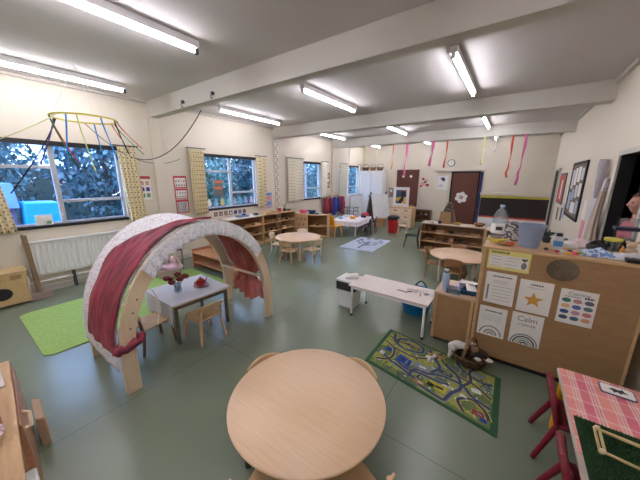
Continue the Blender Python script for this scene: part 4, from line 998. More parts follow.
def dposter(x0, x1, z0, z1, label, base=paper):
    t = thing('calm_poster', label, 'poster', ((x0+x1)/2, 3.1, (z0+z1)/2)); W = x1-x0; Hh = z1-z0
    MB().b2(-W/2, W/2, -.003, 0, -Hh/2, Hh/2).build('sheet', base, t, smooth=False)
    return t
def lines(t, rows, mat=inkl, name='writing', h=.004):
    mb = MB(); rd = random.Random(3)
    for (x0, x1, z) in rows:
        x = x0
        while x < x1:
            w_ = min(rd.uniform(.008, .022), x1-x); mb.b2(x, x+w_, -.0038, -.003, z-h/2, z+h/2); x += w_+.005
    mb.build(name, mat, t, smooth=False)
RT = (PI/2, 0, 0)
def arcs(t, cx, cz, rs, mats, name='rainbow', th=.008):
    mb = MB()
    for i, r in enumerate(rs):
        mb.m = i % len(mats)
        out = [(cx+(r+th/2)*math.cos(PI*q/16), cz+(r+th/2)*math.sin(PI*q/16)) for q in range(17)]+[(cx+(r-th/2)*math.cos(PI*q/16), cz+(r-th/2)*math.sin(PI*q/16)) for q in range(16, -1, -1)]
        n = len(out)//2
        for q in range(n-1):
            mb.prism([out[q], out[q+1], out[len(out)-2-q], out[len(out)-1-q]], -.0038, -.003, 'y')
    mb.build(name, mats, t, smooth=False)
p = dposter(-.115, .225, 1.02, 1.215, 'yellow-edged poster with a pineapple, at the top left of the divider', M('poster_cream', (224, 214, 130), .8))
MB().b2(-.155, .155, -.0035, -.003, -.07, .05).build('print', paper, p, smooth=False)
lines(p, [(-.145, -.0, .075)], ink, 'heading', .014)
lines(p, [(-.14, -.06, .035), (-.02, .09, .03), (-.14, -.05, .005), (-.02, .07, .0), (-.14, -.07, -.03), (-.03, .08, -.035), (-.14, -.05, -.06), (-.02, .07, -.065)])
MB().prism([(.125+.022*math.cos(q*PI/6), -.03+.035*math.sin(q*PI/6)) for q in range(12)], -.005, -.0035, 'y').build('pineapple', inkl, p, smooth=False)
MB().prism([(.1, .03), (.125, .01), (.15, .03), (.145, .045), (.13, .03), (.125, .05), (.118, .03), (.105, .045)], -.005, -.0035, 'y').build('pineapple_leaf', ink, p, smooth=False)
p = dposter(-.105, .145, .655, .985, 'white list poster with five lines of writing, on the left of the middle row')
lines(p, [(-.07, .09, .125)], ink, 'heading', .012); lines(p, [(-.06, .07, .08), (-.05, .06, .06)]); lines(p, [(-.06, .1, .02-.035*k) for k in range(5)])
MB().b2(-.105, -.09, -.004, -.003, -.13, .03).build('bullet', inkl, p, smooth=False)
p = dposter(.175, .425, .64, .965, 'white poster with an orange starfish')
lines(p, [(-.04, .05, .12)], ink, 'heading', .012); lines(p, [(-.06, .07, .09)])
MB().prism([(-.005+(.078 if q % 2 == 0 else .032)*math.cos(q*PI/5+.35), -.03+(.078 if q % 2 == 0 else .032)*math.sin(q*PI/5+.35)) for q in range(10)], -.006, -.003, 'y').build('starfish', M('starfish', (220, 160, 70), .7), p, smooth=False)
p = dposter(-.12, .12, .285, .61, 'pale poster with a dark rainbow outline, at the lower left of the divider')
lines(p, [(-.07, .08, .115)], ink, 'heading', .013); lines(p, [(-.08, .08, .07-.025*k) for k in range(3)], M('ink_teal', (160, 190, 196), .8))
arcs(p, 0, -.145, [.092], [ink]); arcs(p, 0, -.145, [.052, .036, .02], [ink, M('rb_pink', (206, 160, 150), .8)])
p = dposter(.16, .405, .29, .62, 'white calm corner poster with a grey-green rainbow')
text('heading', 'Calm', .075, inkl, p, (0, -.004, .105), RT); text('subheading', 'CORNER', .036, inkl, p, (.0, -.004, .045), RT)
arcs(p, 0, -.16, [.105, .082, .06, .04, .02], [M('rb_grey', (130, 146, 146), .8), dgrey, M('rb_sage', (160, 176, 166), .8)], th=.013)
p = dposter(.475, .72, .62, .945, 'white poster with twelve coloured ovals, right of the starfish')
text('heading', 'Calming', .044, inkl, p, (.0, -.004, .125), RT); lines(p, [(-.09, .02, .097)], inkl, 'subheading', .007); lines(p, [(.04, .1, .1)], ink, 'subheading', .018)
ovc = [(70, 130, 110), (196, 140, 150), (96, 100, 116), (226, 180, 140), (84, 110, 180), (90, 120, 130), (60, 90, 150), (196, 150, 160), (206, 130, 130), (70, 90, 116), (80, 110, 140), (220, 160, 130)]
for k, c_ in enumerate(ovc):
    x = -.075+.075*(k % 3); z = .06-.055*(k//3)
    MB().prism([(x+.031*math.cos(q*PI/8), z+.02*math.sin(q*PI/8)) for q in range(16)], -.0038, -.003, 'y').build('oval', M('oval_%d' % k, c_, .8), p, smooth=False)
o = thing('oval_mirror', 'small oval mirror stuck near the top of the brown divider', 'mirror', (.455, 3.1, 1.105))
MB().prism([(.112*math.cos(q*PI/20), .098*math.sin(q*PI/20)) for q in range(40)], -.006, 0, 'y').build('glass', M('mirror', (150, 136, 124), .16, 1.0, var=.35, scale=14, bmp=.1), o, smooth=False)  # noise tint paints highlights into the mirror face

# ---------------------------------------------------------------- things on top of the divider unit
TZ = 1.239
t = thing('storage_bucket', 'grey-blue plastic bucket on the top edge of the divider', 'bucket', (.2, 3.32, TZ))
MB().lathe([(.08, 0), (.105, .2), (.115, .205), (.115, .225), (.1, .225), (.076, .01), (0, .01)], seg=32).build('body', greyblue, t)
t = thing('water_bottle', 'large clear water bottle with a white label at the left of the divider top', 'bottle', (-.07, 3.62, TZ))
MB().lathe([(.07, 0), (.078, .02), (.076, .12), (.078, .2), (.07, .27), (.035, .32), (.022, .34), (.022, .36), (0, .36)], seg=28).build('body', clear, t)
MB().lathe([(.024, .35), (.024, .375), (0, .375)], seg=16).build('cap', lblue, t)
MB().lathe([(.0795, .06), (.0795, .17)], seg=28).build('label', paper, t, solid=.001)
lines_m = MB(); lines_m.b2(-.03, .03, -.082, -.0805, .1, .14); lines_m.build('print', ink, t, smooth=False)
t = thing('paper_carton', 'white drum-shaped carton with dark print between water bottle and bucket', 'carton', (.05, 3.6, TZ))
MB().lathe([(.075, 0), (.08, .01), (.08, .19), (.0, .19)], seg=28).build('body', SCRIB('carton_print', (206, 200, 200), (90, 84, 90), 16, .45, .56), t)
t = thing('fruit_dish', 'yellow-green dish of fruit at the left corner of the divider top', 'dish', (.0, 3.28, TZ))
MB().lathe([(.04, 0), (.09, .02), (.088, .024), (.03, .006), (0, .006)], seg=24).build('dish', birch, t)
for k, (x, y, s_) in enumerate(((-.06, 3.28, 0), (-.03, 3.3, .3), (-.09, 3.25, -.2))):
    o = MB().tube([(-.07, 0, .03), (-.03, .015, .015), (.03, .015, .015), (.06, 0, .035)], [.006, .016, .016, .006], 8).build('banana', banana, loc=(x, y, TZ+.02), rz=s_); tag(o, ['yellow banana in the middle of the fruit dish', 'yellow banana behind the others in the fruit dish', 'yellow banana nearest the corner of the divider top'][k], 'banana', 'bananas in the fruit dish')
for k, (x, y) in enumerate(((.03, 3.22), (.065, 3.25))): tag(MB().ball((0, 0, .02), .02, 12).build('clementine', orange, loc=(x, y, TZ+.005)), ('small orange fruit nearest the camera at the left of the bucket', 'small orange fruit touching the bucket side')[k], 'fruit', 'orange fruits by the bucket')
t = thing('supplement_bottle', 'small white bottle with a black cap right of the grey-blue bucket', 'bottle', (.42, 3.36, TZ)); t.scale = (1.2, 1.2, 1.3)
MB().lathe([(.028, 0), (.03, .01), (.03, .085), (.018, .1), (0, .1)], seg=20).build('body', M('bottle_white', (206, 206, 214), .3), t)
MB().lathe([(.02, .095), (.02, .12), (0, .12)], seg=16).build('cap', black_p, t)
MB().lathe([(.0306, .025), (.0306, .065)], seg=20).build('label', pblue, t, solid=.001)
sm_ = [(.36, 3.2, ptan, 'tan'), (.4, 3.18, redf, 'dark red'), (.44, 3.2, paper, 'white'), (.48, 3.18, yellow_p, 'yellow'), (.53, 3.2, pink, 'bright pink'), (.5, 3.27, purp, 'purple'), (.57, 3.24, M('lime_toy', (150, 200, 70), .5), 'lime green'), (.33, 3.25, dgrey, 'dark grey')]
for k, (x, y, mt, cn) in enumerate(sm_): tag((MB().ball((0, 0, .014), .017, 10, (1.2, 1, .8)) if k % 2 else MB().box((0, 0, .013), (.035, .03, .026), rz=k)).build('small_toy', mt, loc=(x, y, TZ), smooth=bool(k % 2)), '%s small toy piece on the divider top right of the bucket' % cn, 'toy')
def lump(label, nm_, loc, d, mat, seed, n=26, parent=None):
    rd = random.Random(seed); ph = [rd.uniform(0, 6) for _ in range(6)]
    def fn(u, v):
        x = (u-.5)*2; y = (v-.5)*2; e = max(0, 1-max(abs(x), abs(y))**3)
        z = e*(.65+.2*math.sin(x*5+ph[0])*math.cos(y*4+ph[1])+.15*math.sin(x*11+ph[2]+y*7))
        return (x*d[0]/2*(1+.08*math.sin(y*6+ph[3])), y*d[1]/2*(1+.08*math.sin(x*5+ph[4])), .003+z*d[2])
    return tag(MB().grid(fn, n, n).build(nm_, mat, loc=loc, solid=.003), label, nm_.split('_')[-1])
lump('blue and white patterned crumpled cloth on the divider top', 'crumpled_cloth', (.68, 3.28, TZ), (.22, .18, .07), SCRIB('blue_print', (120, 150, 206), (206, 216, 232), 18, .45, .55), 1)
lump('pale grey plastic wrapping at the right of the blue patterned cloth', 'plastic_wrapping', (.86, 3.27, TZ), (.2, .17, .06), M('wrap', (206, 206, 216), .3), 2)
lump('crumpled white cloth behind the small bottle on the divider top', 'folded_cloth', (.5, 3.55, TZ), (.2, .16, .07), paper, 3)
lump('crumpled pink-white paper at the back right of the divider top', 'crumpled_paper', (.62, 3.62, TZ), (.2, .12, .09), M('pink_white', (232, 206, 210), .8), 4)
t = thing('black_bag', 'rounded black bag in front of the clear tub on the divider top', 'bag', (.7, 3.44, TZ))
MB().ball((0, 0, .05), .07, 14, (1.1, .8, .7)).build('body', black_p, t); MB().tube([(-.05+.1*k/8, -.02, .08+.03*math.sin(PI*k/8)) for k in range(9)], .008, 6).build('strap', black_m, t)
t = thing('black_tray', 'black tray at the far right end of the divider top', 'tray', (.93, 3.2, TZ)); MB().b2(-.1, .1, -.07, .08, 0, .03).build('tray', black_p, t, smooth=False, bevel=.005)
t = thing('plastic_tub', 'clear plastic tub with a yellow rim lid on the divider top', 'tub', (.81, 3.5, TZ))
MB().lathe([(.045, 0), (.055, .11), (0, .11)], seg=24).build('body', clear, t); MB().lathe([(.062, .11), (.064, .13), (.056, .135), (0, .135)], seg=24).build('lid', M('lid_yellow', (220, 206, 90), .4), t)
t = thing('storage_tub', 'clear tub with a dark blue lid standing behind the yellow-lidded tub', 'tub', (.9, 3.62, TZ))
MB().box((0, 0, .1), (.14, .1, .2)).build('body', clear, t, smooth=False, bevel=.01); MB().box((0, 0, .06), (.13, .09, .12)).build('contents', navy, t, smooth=False, bevel=.01)
MB().box((0, 0, .215), (.16, .12, .03)).build('lid', navy, t, smooth=False, bevel=.005); MB().box((0, 0, .27), (.12, .08, .08)).build('basket', clear, t, smooth=False)
t = thing('stuffed_toy', 'cream soft toy sitting at the right end of the divider top', 'soft toy', (.9, 3.38, TZ))
MB().ball((0, 0, .04), .045, 12, (1, 1, .9)).ball((0, 0, .1), .035, 12).ball((.03, 0, .13), .014, 8).ball((-.03, 0, .13), .014, 8).build('body', M('toy_cream', (206, 180, 150), .9), t)
t = thing('glue_bottle', 'small amber and white bottle beside the cream soft toy', 'bottle', (.84, 3.34, TZ)); MB().lathe([(.018, 0), (.018, .06), (.008, .08), (.004, .1), (0, .1)], seg=14).build('body', M('amber', (196, 130, 60), .4), t)
t = thing('plant_pot', 'dark green leafy pot plant at the back of the divider top', 'plant', (.36, 3.66, TZ)); MB().lathe([(.03, 0), (.04, .06), (0, .06)], seg=14).build('pot', dgrey, t)
lf = MB()
for k in range(14): lf.tube([(0, 0, .05), (.03*math.cos(k), .03*math.sin(k), .1), (.07*math.cos(k*1.3), .07*math.sin(k*1.3), .11+.03*math.sin(k))], [.006, .012, .002], 5)
lf.build('leaf', M('leaf_dark', (50, 76, 66), .6), t)
goods('box', (.48, 3.7, TZ), M('box_teal', (70, 96, 110), .5), 'teal-grey box behind the white cloth on the divider top', None, .05)

# ---------------------------------------------------------------- person in the doorway
skin = M('skin', (206, 150, 128), .5, var=.04); hairm = M('hair', (84, 54, 44), .8); topm = M('pink_top', (232, 62, 96), .8); trou = M('dark_trousers', (40, 40, 52), .8)
def skinmesh(chains):
    me = bpy.data.meshes.new('tmp'); vs = []; es = []; rs = []
    ids = {}
    for ch in chains:
        prev = None
        for (key, p, r) in ch:
            if key in ids: i = ids[key]
            else: i = len(vs); vs.append(p); rs.append(r); ids[key] = i
            if prev is not None: es.append((prev, i))
            prev = i
    me.from_pydata(vs, es, []); o = bpy.data.objects.new('tmp', me); COL.objects.link(o)
    o.modifiers.new('s', 'SKIN')
    sv = me.skin_vertices[0].data
    for i, r in enumerate(rs): sv[i].radius = (r, r) if not isinstance(r, tuple) else r
    sv[0].use_root = True
    q = o.modifiers.new('d', 'SUBSURF'); q.levels = 2
    dg = bpy.context.evaluated_depsgraph_get(); me2 = bpy.data.meshes.new_from_object(o.evaluated_get(dg))
    V = [tuple(v.co) for v in me2.vertices]; F = [tuple(p.vertices) for p in me2.polygons]
    bpy.data.objects.remove(o); return V, F
# figure faces local -y, standing height about 1.72
CH = [[('pel', (0, 0, .95), .14), ('wai', (0, 0, 1.12), .125), ('che', (0, .0, 1.3), .145), ('nk0', (0, .01, 1.44), .07), ('nk1', (0, -.01, 1.52), .052), ('hd', (0, -.02, 1.6), .06)]]
for s_ in (-1, 1):
    n = 'l' if s_ < 0 else 'r'
    CH.append([('pel', (0, 0, .95), .14), (n+'hip', (s_*.09, 0, .88), .1), (n+'kn', (s_*.11, -.02, .5), .062), (n+'an', (s_*.12, .02, .09), .042), (n+'ft', (s_*.13, -.12, .04), .036)])
    CH.append([('che', (0, 0, 1.3), .145), (n+'sh', (s_*.18, .01, 1.38), .058), (n+'el', (s_*.24, .02, 1.1), .042), (n+'wr', (s_*.2, -.16, .93), .028), (n+'pa', (s_*.185, -.23, .9), .032)])
V1, F1 = skinmesh(CH)
body = MB(); body.add(V1, F1)
for s_ in (-1, 1):
    for k, (dx, L) in enumerate(((-.024, .07), (-.008, .08), (.008, .075), (.024, .06))):
        b0 = Vector((s_*.185+dx, -.24, .895)); body.tube([b0, b0+Vector((0, -L*.5, -.012)), b0+Vector((0, -L*.85, -.035)), b0+Vector((0, -L*.95, -.055))], [.0095, .009, .0085, .006], 8)
    b0 = Vector((s_*.185-s_*.025, -.2, .9)); body.tube([b0, b0+Vector((-s_*.022, -.025, -.01)), b0+Vector((-s_*.026, -.05, -.025))], [.012, .01, .007], 8)
def headfn(u, v):
    a = u*2*PI; th = (v-.5)*PI; x = .075*math.cos(th)*math.cos(a); y = .096*math.cos(th)*math.sin(a); z = .122*math.sin(th)
    if z < 0: k = 1-.28*(-z/.122)**1.3; x *= k; y = y*k-.01*(-z/.122)
    fy = math.exp(-(x/.016)**2) if y < 0 else 0
    y -= fy*.022*math.exp(-((z+.018)/.016)**2)+fy*.012*math.exp(-((z-.005)/.022)**2)       # nose
    if y < 0:
        y += .012*(math.exp(-((x-.03)/.014)**2)+math.exp(-((x+.03)/.014)**2))*math.exp(-((z-.012)/.012)**2)  # eye sockets
        w_ = math.exp(-(x/.024)**2); y -= w_*.006*(math.exp(-((z+.05)/.006)**2)+math.exp(-((z+.063)/.007)**2))-w_*.004*math.exp(-((z+.0565)/.003)**2)
        y -= math.exp(-(x/.025)**2)*.008*math.exp(-((z+.095)/.015)**2)
    return (x, y-.02, z+1.645)
body.grid(headfn, 56, 48)
for s_ in (-1, 1): body.ball((s_*.077, .005, 1.64), .03, 10, (.35, .7, 1.1))
pb = body.build('person', skin, fix=True)
q = pb.modifiers.new('remesh', 'REMESH'); q.mode = 'VOXEL'; q.voxel_size = .008; q.use_smooth_shade = True
pb.location = (1.22, 4.58, -.02); pb.rotation_euler.z = R_(-80)
tag(pb, 'person in a pink top standing in the dark doorway, seen in profile', 'person')
hm = MB()
def hairf(u, v):
    a = u*2*PI; th = -.75+(v)*(PI/2+.75); x = .09*math.cos(th)*math.cos(a); y = .118*math.cos(th)*math.sin(a)
    z = .135*math.sin(th)
    if y < -.02: z = max(z, .055+.03*min(1, (-y-.02)/.05))
    return (x*(1+.02*math.sin(a*12)), y-.008, z+1.648)
hm.grid(hairf, 48, 20); hm.ball((0, .12, 1.66), .045, 12); hm.build('hair', hairm, pb)
for s_ in (-1, 1): MB().ball((s_*.03, -.098, 1.657), .009, 10).build('eye', M('eye', (40, 36, 36), .2), pb)
tv, tf = skinmesh([[('pel', (0, 0, .9), .15), ('wai', (0, 0, 1.12), .14), ('che', (0, 0, 1.3), .16), ('nk', (0, .005, 1.42), .085)]]+[[('che', (0, 0, 1.3), .16), (n+'s', (s_*.18, .01, 1.38), .07), (n+'m', (s_*.225, .02, 1.2), .06)] for s_, n in ((-1, 'l'), (1, 'r'))])
MB().add(tv, tf).build('top', topm, pb)
tv, tf = skinmesh([[('p', (0, 0, .93), .152)]+[(n+'h', (s_*.09, 0, .86), .112), (n+'k', (s_*.11, -.02, .5), .08), (n+'a', (s_*.12, .02, .12), .06)] for s_, n in ((-1, 'l'), (1, 'r'))])
MB().add(tv, tf).build('trousers', trou, pb)
for s_ in (-1, 1): MB().ball((s_*.128, -.06, .045), .045, 14, (1, 2.4, 1)).build('shoe', black_p, pb)
# open brown door leaf in the doorway
t = bpy.data.objects.new('door_4', None); COL.objects.link(t); t.location = (1.6, 6.35, 0); t.rotation_euler.z = R_(0); struct(t)
MB().b2(0, .95, -.02, .02, .01, DH-.02).build('door_panel', WOOD('door_leaf', (170, 118, 84), (146, 98, 68), .5, sc=(8, 8, 1)), t, smooth=False)
MB().tube([(.88, .02, 1.02), (.88, .07, 1.02), (.77, .07, 1.02)], .01, 6).build('door_handle', chrome, t)

# ---------------------------------------------------------------- road rug
t = thing('road_play_rug', 'road map play rug with a dark green border in front of the divider', 'rug', (-.45, 2.58, 0), 0); RW, RD = 1.2, .86
SK = Matrix(((1, 0, 0, 0), (-.19, .86, 0, 0), (0, 0, 1, 0), (0, 0, 0, 1)))
gb = M('rug_border', (40, 84, 54), .9)
rb_ = MB(); rb_.T = SK; rb_.b2(-RW/2, RW/2, -RD/2, RD/2, 0, .008).build('pile', gb, t, smooth=False)
m, nt, b = newmat('rug_fields')
v = nt.nodes.new('ShaderNodeTexVoronoi'); v.inputs['Scale'].default_value = 9; nt.links.new(coords(nt), v.inputs['Vector'])
sp = nt.nodes.new('ShaderNodeSeparateColor'); nt.links.new(v.outputs['Color'], sp.inputs[0])
base_ = ramp(nt, sp.outputs[0], [(0, C(104, 120, 66)), (.2, C(176, 178, 70)), (.45, C(120, 134, 76)), (.6, C(190, 184, 80)), (.88, C(84, 94, 90))], 'CONSTANT')
nt.links.new(mixcol(nt, noise(nt, coords(nt), 45, 3), base_, C(90, 104, 66)), b.inputs['Base Color']); b.inputs['Roughness'].default_value = .95
fields = m
rmats = [fields, M('road_white', (176, 180, 186), .9), M('road_navy', (58, 64, 86), .9), M('bld_blue', (30, 66, 150), .9), M('bld_grey', (120, 130, 140), .9), M('bld_yellow', (186, 170, 50), .9), M('bld_orange', (176, 110, 50), .9), M('bld_dark', (40, 44, 50), .9), M('bld_red', (150, 50, 50), .9), M('bld_white', (206, 206, 200), .9)]
rg = MB(); rg.T = SK; rg.m = 0; rg.b2(-RW/2+.04, RW/2-.05, -RD/2+.035, RD/2-.03, .008, .0086)
def ribbon2(pts, w_, z, mi):
    n = 8; P_ = []
    q = [pts[0]]+list(pts)+[pts[-1]]
    for i in range(1, len(q)-2):
        for k in range(n):
            s_ = k/n; a = [q[i-1], q[i], q[i+1], q[i+2]]
            P_.append(tuple(.5*((2*a[1][d])+(-a[0][d]+a[2][d])*s_+(2*a[0][d]-5*a[1][d]+4*a[2][d]-a[3][d])*s_*s_+(-a[0][d]+3*a[1][d]-3*a[2][d]+a[3][d])*s_**3) for d in (0, 1)))
    P_.append(q[-1]); vs = []; fs = []
    for i, p_ in enumerate(P_):
        a = P_[max(0, i-1)]; c_ = P_[min(len(P_)-1, i+1)]; d = Vector((c_[0]-a[0], c_[1]-a[1])).normalized(); nx, ny = -d.y*w_/2, d.x*w_/2
        vs += [(p_[0]+nx, p_[1]+ny, z), (p_[0]-nx, p_[1]-ny, z)]
        if i: fs.append((2*i-2, 2*i-1, 2*i+1, 2*i))
    rg.m = mi; rg.add(vs, fs)
roads = [[(-.55, -.1), (-.4, -.2), (-.3, -.22), (-.1, -.28), (.0, -.34), (.2, -.36)], [(-.55, .12), (-.42, .05), (-.38, -.1), (-.42, -.22), (-.52, -.3)], [(-.5, .36), (-.45, .2), (-.3, .14), (-.14, .22), (-.16, .34), (-.3, .37), (-.42, .3), (-.42, .18)],
         [(-.42, .06), (-.2, .06), (-.08, .14), (.02, .26), (.05, .38)], [(-.15, -.3), (-.12, -.14), (0, -.1), (.12, -.02), (.3, .0), (.4, -.1), (.54, -.14)], [(.02, .36), (.12, .2), (.24, .12), (.4, .1), (.54, .0)], [(.2, -.36), (.24, -.2), (.3, -.05), (.24, .12), (.12, .22)],
         [(.36, -.36), (.3, -.24), (.4, -.14), (.5, -.2), (.54, -.3)], [(.2, .36), (.3, .24), (.46, .2), (.54, .24)], [(-.55, .26), (-.38, .24), (-.3, .27), (-.22, .25)], [(-.08, .36), (.0, .24), (.08, .1), (.02, -.06)], [(.3, -.02), (.36, .12), (.34, .3), (.4, .37)], [(-.34, -.14), (-.2, -.2), (-.06, -.16), (.1, -.14), (.2, -.1)]]
for k, rd_ in enumerate(roads):
    y_ = k in (6, 5)
    ribbon2(rd_, .05, .0089+.00005*k, 5 if k % 2 else 4); ribbon2(rd_, .03, .0096+.00005*k, 2)
rd = random.Random(4)
for (x, y, w_, h_, mi) in ((-.28, -.08, .1, .14, 3), (-.2, -.1, .04, .16, 3), (-.08, -.04, .16, .1, 4), (-.46, -.02, .08, .07, 3), (.12, -.22, .16, .1, 5), (.06, -.24, .06, .06, 7), (-.04, -.3, .1, .05, 6), (.14, .06, .14, .06, 2), (.42, .02, .08, .06, 9), (.46, -.28, .09, .06, 8), (.5, -.33, .05, .05, 3), (-.28, .26, .08, .05, 7), (.34, -.16, .07, .05, 9), (.42, .3, .12, .06, 4), (-.04, .2, .09, .06, 9), (-.05, -.22, .05, .05, 7), (.2, -.14, .1, .03, 9), (.02, .04, .06, .05, 4), (-.5, -.14, .05, .06, 9), (.5, .12, .08, .05, 4)):
    rg.m = mi; rg.box((x, y, .0092), (w_, h_, .001), rz=rd.uniform(-.2, .2)); rg.m = rd.choice((7, 9, 4)); rg.box((x+w_*.1, y, .0098), (w_*.45, h_*.3, .0008), rz=rd.uniform(-.3, .3))
for k in range(190):
    rg.m = rd.choice((5, 9, 7, 2, 6, 5)); rg.box((rd.uniform(-.52, .52), rd.uniform(-.35, .36), .0089), (rd.uniform(.008, .03), rd.uniform(.006, .02), .0009), rz=rd.random()*3)
rg.build('street_map', rmats, t, smooth=False, fix=False)
# toy figures on rug
for k, (x, y, c_, lb) in enumerate(((-.45, 2.8, M('fig_tan', (190, 140, 110), .6), 'small tan toy figure lying on the road rug'), (-.47, 2.72, paper, 'small white toy figure on the road rug beside the tan one'))):
    tag(MB().tube([(-.05, 0, .018), (0, .02, .02), (.05, 0, .018)], [.014, .018, .012], 8).ball((.065, 0, .022), .02, 10).ball((-.03, -.03, .015), .014, 8).build('toy_figure', c_, loc=(x, y, .01), rz=k*1.3), lb, 'toy')
# wicker basket with soft toys
t = thing('wicker_basket', 'round wicker basket with a tall hoop handle at the corner of the road rug', 'basket', (-.14, 3.0 - .1, .009))
MB().lathe([(.09, 0), (.13, .04), (.155, .12), (.15, .13), (.12, .06), (.08, .015), (0, .015)], seg=28, sx=1.15).build('body', wicker, t)
MB().tube([(.15*math.cos(PI*k/14)*.3, .13*math.cos(PI*k/14), .12+.17*math.sin(PI*k/14)) for k in range(15)], .013, 8).build('handle', basketm, t)
def softtoy(nm_, label, loc, parts_):
    t = thing(nm_, label, 'soft toy', loc)
    for (pn, mt, balls) in parts_:
        mb = MB()
        for c_, r, sq in balls: mb.ball(c_, r, 12, sq)
        mb.build(pn, mt, t)
wt = M('plush_white', (214, 208, 200), .95, bmp=.4); bk_ = M('plush_black', (30, 28, 28), .95)
softtoy('plush_sheep', 'fluffy white soft toy draped over the left rim of the wicker basket', (-.3, 2.88, .1), [('body', wt, [((0, 0, .06), .05, (1, .9, 1)), ((.05, 0, .1), .05, (1.3, .9, .8)), ((.1, .01, .1), .042, (1, 1, .8)), ((-.01, 0, .0), .04, (.8, .9, 1.2))]), ('leg', wt, [((-.02, -.02, -.04), .02, (1, 1, 1.5))])])
softtoy('plush_penguin', 'black and white soft toy on the right of the wicker basket', (-.06, 2.86, .1), [('body', bk_, [((0, 0, .05), .045, (1.1, 1, .9)), ((.05, 0, .06), .03, (1, 1, 1))]), ('belly', wt, [((.0, -.03, .04), .033, (1, .6, .8)), ((.09, -.01, .05), .03, (1.3, .8, .6))]), ('beak', orange, [((.05, -.03, .06), .008, (1, 1.6, .8))])])
softtoy('plush_dog', 'dark brown soft toy in the middle of the wicker basket', (-.2, 2.92, .06), [('body', M('plush_brown', (50, 38, 34), .95), [((0, 0, .04), .05, (1.1, .9, 1)), ((.03, -.03, .07), .03, (1, 1, 1))])])
softtoy('plush_cat', 'tan and white soft toy at the back of the wicker basket', (-.1, 2.95, .11), [('body', M('plush_tan', (170, 140, 110), .95), [((0, 0, .05), .036, (1, 1, 1)), ((-.02, 0, .09), .024, (1, 1, 1))]), ('ear', wt, [((-.035, 0, .115), .01, (1, .6, 1)), ((-.005, 0, .115), .01, (1, .6, 1))])])

# ---------------------------------------------------------------- near left shelf
t = thing('wooden_cabinet', 'long wooden storage cabinet at the left bottom edge with a pale handle', 'cabinet', (-2.86, -.365, 0), R_(-4)); WL = 1.7
MB().b2(0, WL, 0, .45, .575, .6).build('top', shelf_w, t, smooth=False, bevel=.004)
MB().b2(0, .02, 0, .45, 0, .575).b2(WL-.02, WL, 0, .45, 0, .575).build('side_panel', shelf_w, t, smooth=False)
MB().b2(.02, WL-.02, .0, .43, .03, .05).build('shelf', shelf_w, t, smooth=False); MB().b2(.02, WL-.02, 0, .01, .03, .575).build('back_panel', shelf_in, t, smooth=False)
MB().b2(.8, .82, .02, .44, .05, .575).build('divider', shelf_w, t, smooth=False)
dr = MB().prism([(.4, .06), (.45, .565), (.46, .565), (.475, .06)], .03, .79, 'x').build('door', red_wood, t, smooth=False, bevel=.003)
MB().tube([(.56, .462, .5), (.58, .49, .49), (.72, .49, .49), (.74, .462, .5)], .011, 8).build('handle', birch_l, dr)
MB().b2(.83, WL-.03, .3, .47, .06, .3).build('drawer', white_p, t, smooth=False, bevel=.01)
o = thing('wooden_block', 'tan wooden wedge block on the floor against the near left cabinet', 'block', (-2.66, .135, 0), R_(-4)); MB().prism([(-.015, 0), (.035, 0), (.03, .22), (-.015, .24)], -.14, .14, 'x').build('body', M('block_tan', (196, 164, 134), .6), o, smooth=False, bevel=.008)
o = MB().b2(-.16, .16, -.1, .1, 0, .012).build('white_mat', M('mat_pinkwhite', (230, 214, 210), .6), loc=(-2.62, -.07, .601), smooth=False, bevel=.004); tag(o, 'white rectangular board at the far end of the near left cabinet top', 'board')
goods('tray', (-2.24, -.12, .601), red_wood, 'reddish wooden tray in the middle of the near left cabinet top', None, .1)
o = thing('shell_dish', 'round pinkish white dish on the near left cabinet top', 'dish', (-1.99, -.11, .601)); MB().lathe([(.05, 0), (.09, .03), (.095, .035), (.085, .035), (.04, .01), (0, .01)], seg=24).build('dish', SCRIB('dish_print', (226, 206, 206), (150, 110, 120), 30, .46, .54), o)
o = thing('white_basin', 'white and pale blue plastic basin at the near end of the cabinet top', 'basin', (-1.63, -.18, .601)); MB().b2(-.13, .13, -.1, .1, 0, .01).b2(-.14, .14, -.11, -.1, 0, .07).b2(-.14, .14, .1, .11, 0, .07).b2(-.14, -.13, -.1, .1, 0, .07).b2(.13, .14, -.1, .1, 0, .07).build('basin', white_p, o, smooth=False, bevel=.006); MB().b2(-.12, .12, -.09, .09, .01, .03).build('contents', M('basin_blue', (150, 190, 226), .3), o, smooth=False)

# ---------------------------------------------------------------- right table with gingham
t = thing('side_table', 'long low table along the right wall under a pink checked cloth', 'table', (.455, 1.0, 0)); TW, TL = .6, 1.5
MB().b2(0, TW, 0, TL, .475, .495).build('tabletop', M('table_edge', (206, 190, 176), .5), t, smooth=False, bevel=.004)
for x in (.04, TW-.04):
    for y in (.05, TL-.05): MB().cyl((x, y, 0), (x, y, .475), .02, seg=10).build('leg', yellow_p if (y > 1 and x < .1) else dgrey, t)
m, nt, b = newmat('pink_gingham')
sp = nt.nodes.new('ShaderNodeSeparateXYZ'); nt.links.new(coords(nt), sp.inputs[0])
fx_ = math_(nt, 'FRACT', math_(nt, 'ADD', math_(nt, 'MULTIPLY', sp.outputs['X'], 5.4), .02))
W_ = C(228, 216, 210); A_ = C(234, 156, 144); B_ = C(216, 104, 130)
cx_ = ramp(nt, fx_, [(0, A_), (.3, W_), (.34, A_), (.38, W_), (.44, A_), (.47, W_), (.52, B_), (.78, W_), (.83, B_), (.86, W_), (.91, B_), (.94, W_)], 'CONSTANT')
fy_ = math_(nt, 'FRACT', math_(nt, 'MULTIPLY', sp.outputs['Y'], 4.2))
cy_ = ramp(nt, fy_, [(0, C(232, 150, 140)), (.45, C(240, 222, 214)), (.5, C(226, 130, 136)), (.95, C(240, 222, 214))], 'CONSTANT')
